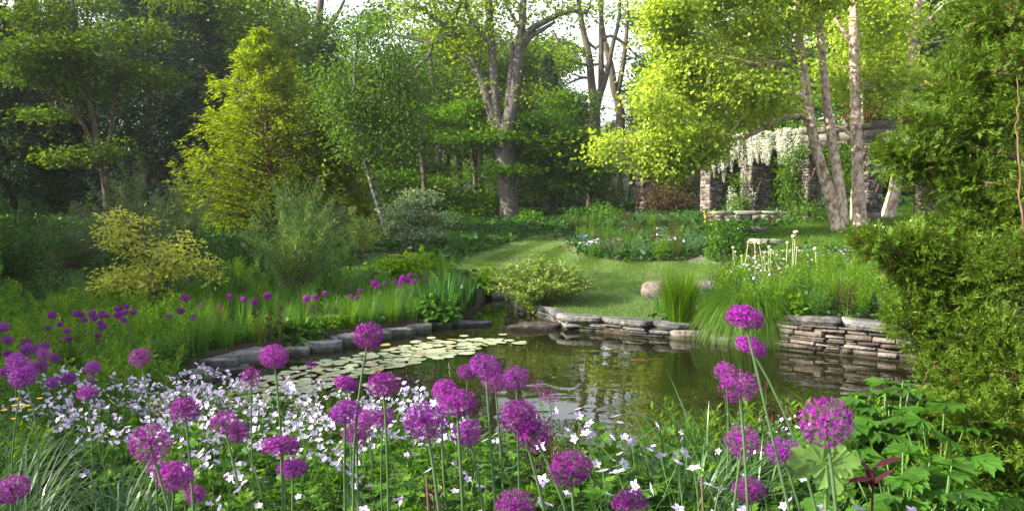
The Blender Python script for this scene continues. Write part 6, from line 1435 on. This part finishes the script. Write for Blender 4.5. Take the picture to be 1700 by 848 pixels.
for i, (px, py, rx, ry, y, n) in enumerate(JL):
    c = jp(px, py, y); k = y/1400.0; n = int(n*2.0)
    hd = np.hypot(*(trunkP[:, :2]-c[:2]).T); j = int(np.argmin(np.abs(trunkP[:, 2]-(c[2]-.25*hd.min()))))
    tip = c+np.array([-rx*k*.7, 0, ry*k*.1])
    P = spline([trunkP[j], (trunkP[j]+c)/2+np.array([0,0,-.05])+rs.normal(size=3)*.04, c, tip], 12)
    tube(tm, P, np.linspace(.026, .004, 12), 5)
    R3 = np.array([rx*k, rx*k*.75, ry*k*.74])
    nt_ = max(6, n//17)                                    # tufts of sprays at the branch ends, gaps between them
    T0 = nrm(rs.normal(size=(nt_, 3)))*(rs.rand(nt_)[:, None]**.35)
    TC = c+T0*R3*1.08; TD = nrm(T0*.8+np.array([-.55, -.15, .45])+rs.normal(size=(nt_, 3))*.35)
    m_ = 22; C = np.repeat(TC, m_, 0); DD = np.repeat(TD, m_, 0)
    off = rs.normal(size=(nt_*m_, 3))*.030; C = C+off+DD*rs.uniform(-.03, .05, (nt_*m_, 1))
    DD = nrm(DD+off/.05+rs.normal(size=off.shape)*.25)
    sprays(fm, C, DD, .066, 12, .0050, 2000+i)
    n3 = n//6; q = nrm(rs.normal(size=(n3, 3)))*(rs.rand(n3)[:, None]**.5)*R3*.8; b_ = rs.rand(n3) < .4
    sprays(fm, (c+q)[~b_], q[~b_]/R3+rs.normal(size=(int((~b_).sum()), 3))*.5, .07, 8, .0055, 2100+i); sprays(dm, (c+q)[b_], q[b_]/R3+rs.normal(size=(int(b_.sum()), 3))*.6, .06, 8, .0038, 2200+i)
    C = TC
    # twigs that carry them
    tw = P[((TC[:, None]-P[None, 5:])**2).sum(-1).argmin(1)+5]; thintubes(tm, tw, TC, .0045, .0018)
for rows in ([(1688,130,4.1),(1690,180,4.1),(1686,240,4.1),(1695,330,4.05),(1706,420,4.0)], [(1500,490,4.1),(1545,500,4.15),(1600,515,4.3),(1660,540,4.4)], [(1530,650,3.95),(1545,610,3.95),(1590,580,4.05),(1640,560,4.2)]):
    bm_ = MB(); P_ = spline([jp(*r) for r in rows], 16); P_[1:-1] += rs.normal(size=(14, 3))*.006; tube(bm_, P_, np.linspace(.0025, .006, 16), 6); bm_.obj('branch', [TWIGR], jun, smooth=True)
tm.obj('trunk', [BARK_RED], jun, smooth=True); fm.obj('crown', [F_JUN], jun); dm.obj('dead_foliage', [F_JUNB], jun)
# prototypes never placed leave with their parts
for lst in PROTO.values():
    for o in lst:
        if o.name not in used:
            for k in KIDS[o.name]: bpy.data.objects.remove(k)
            bpy.data.objects.remove(o)

# ================================================================ thin morning haze in the air of the garden
m = bpy.data.materials.new('haze'); m.use_nodes = True; nt = m.node_tree; nt.nodes.remove(nt.nodes['Principled BSDF'])
v = N(nt, 'ShaderNodeVolumePrincipled'); v.inputs['Color'].default_value = (.93, .96, 1, 1); v.inputs['Density'].default_value = .00035; v.inputs['Anisotropy'].default_value = .3
nt.links.new(v.outputs[0], nt.nodes['Material Output'].inputs['Volume'])
mb = MB(); boxj(mb, (0, 80, 19), (420, 320, 46)); structure('haze', mb.build('haze', [m]))['kind'] = 'stuff'
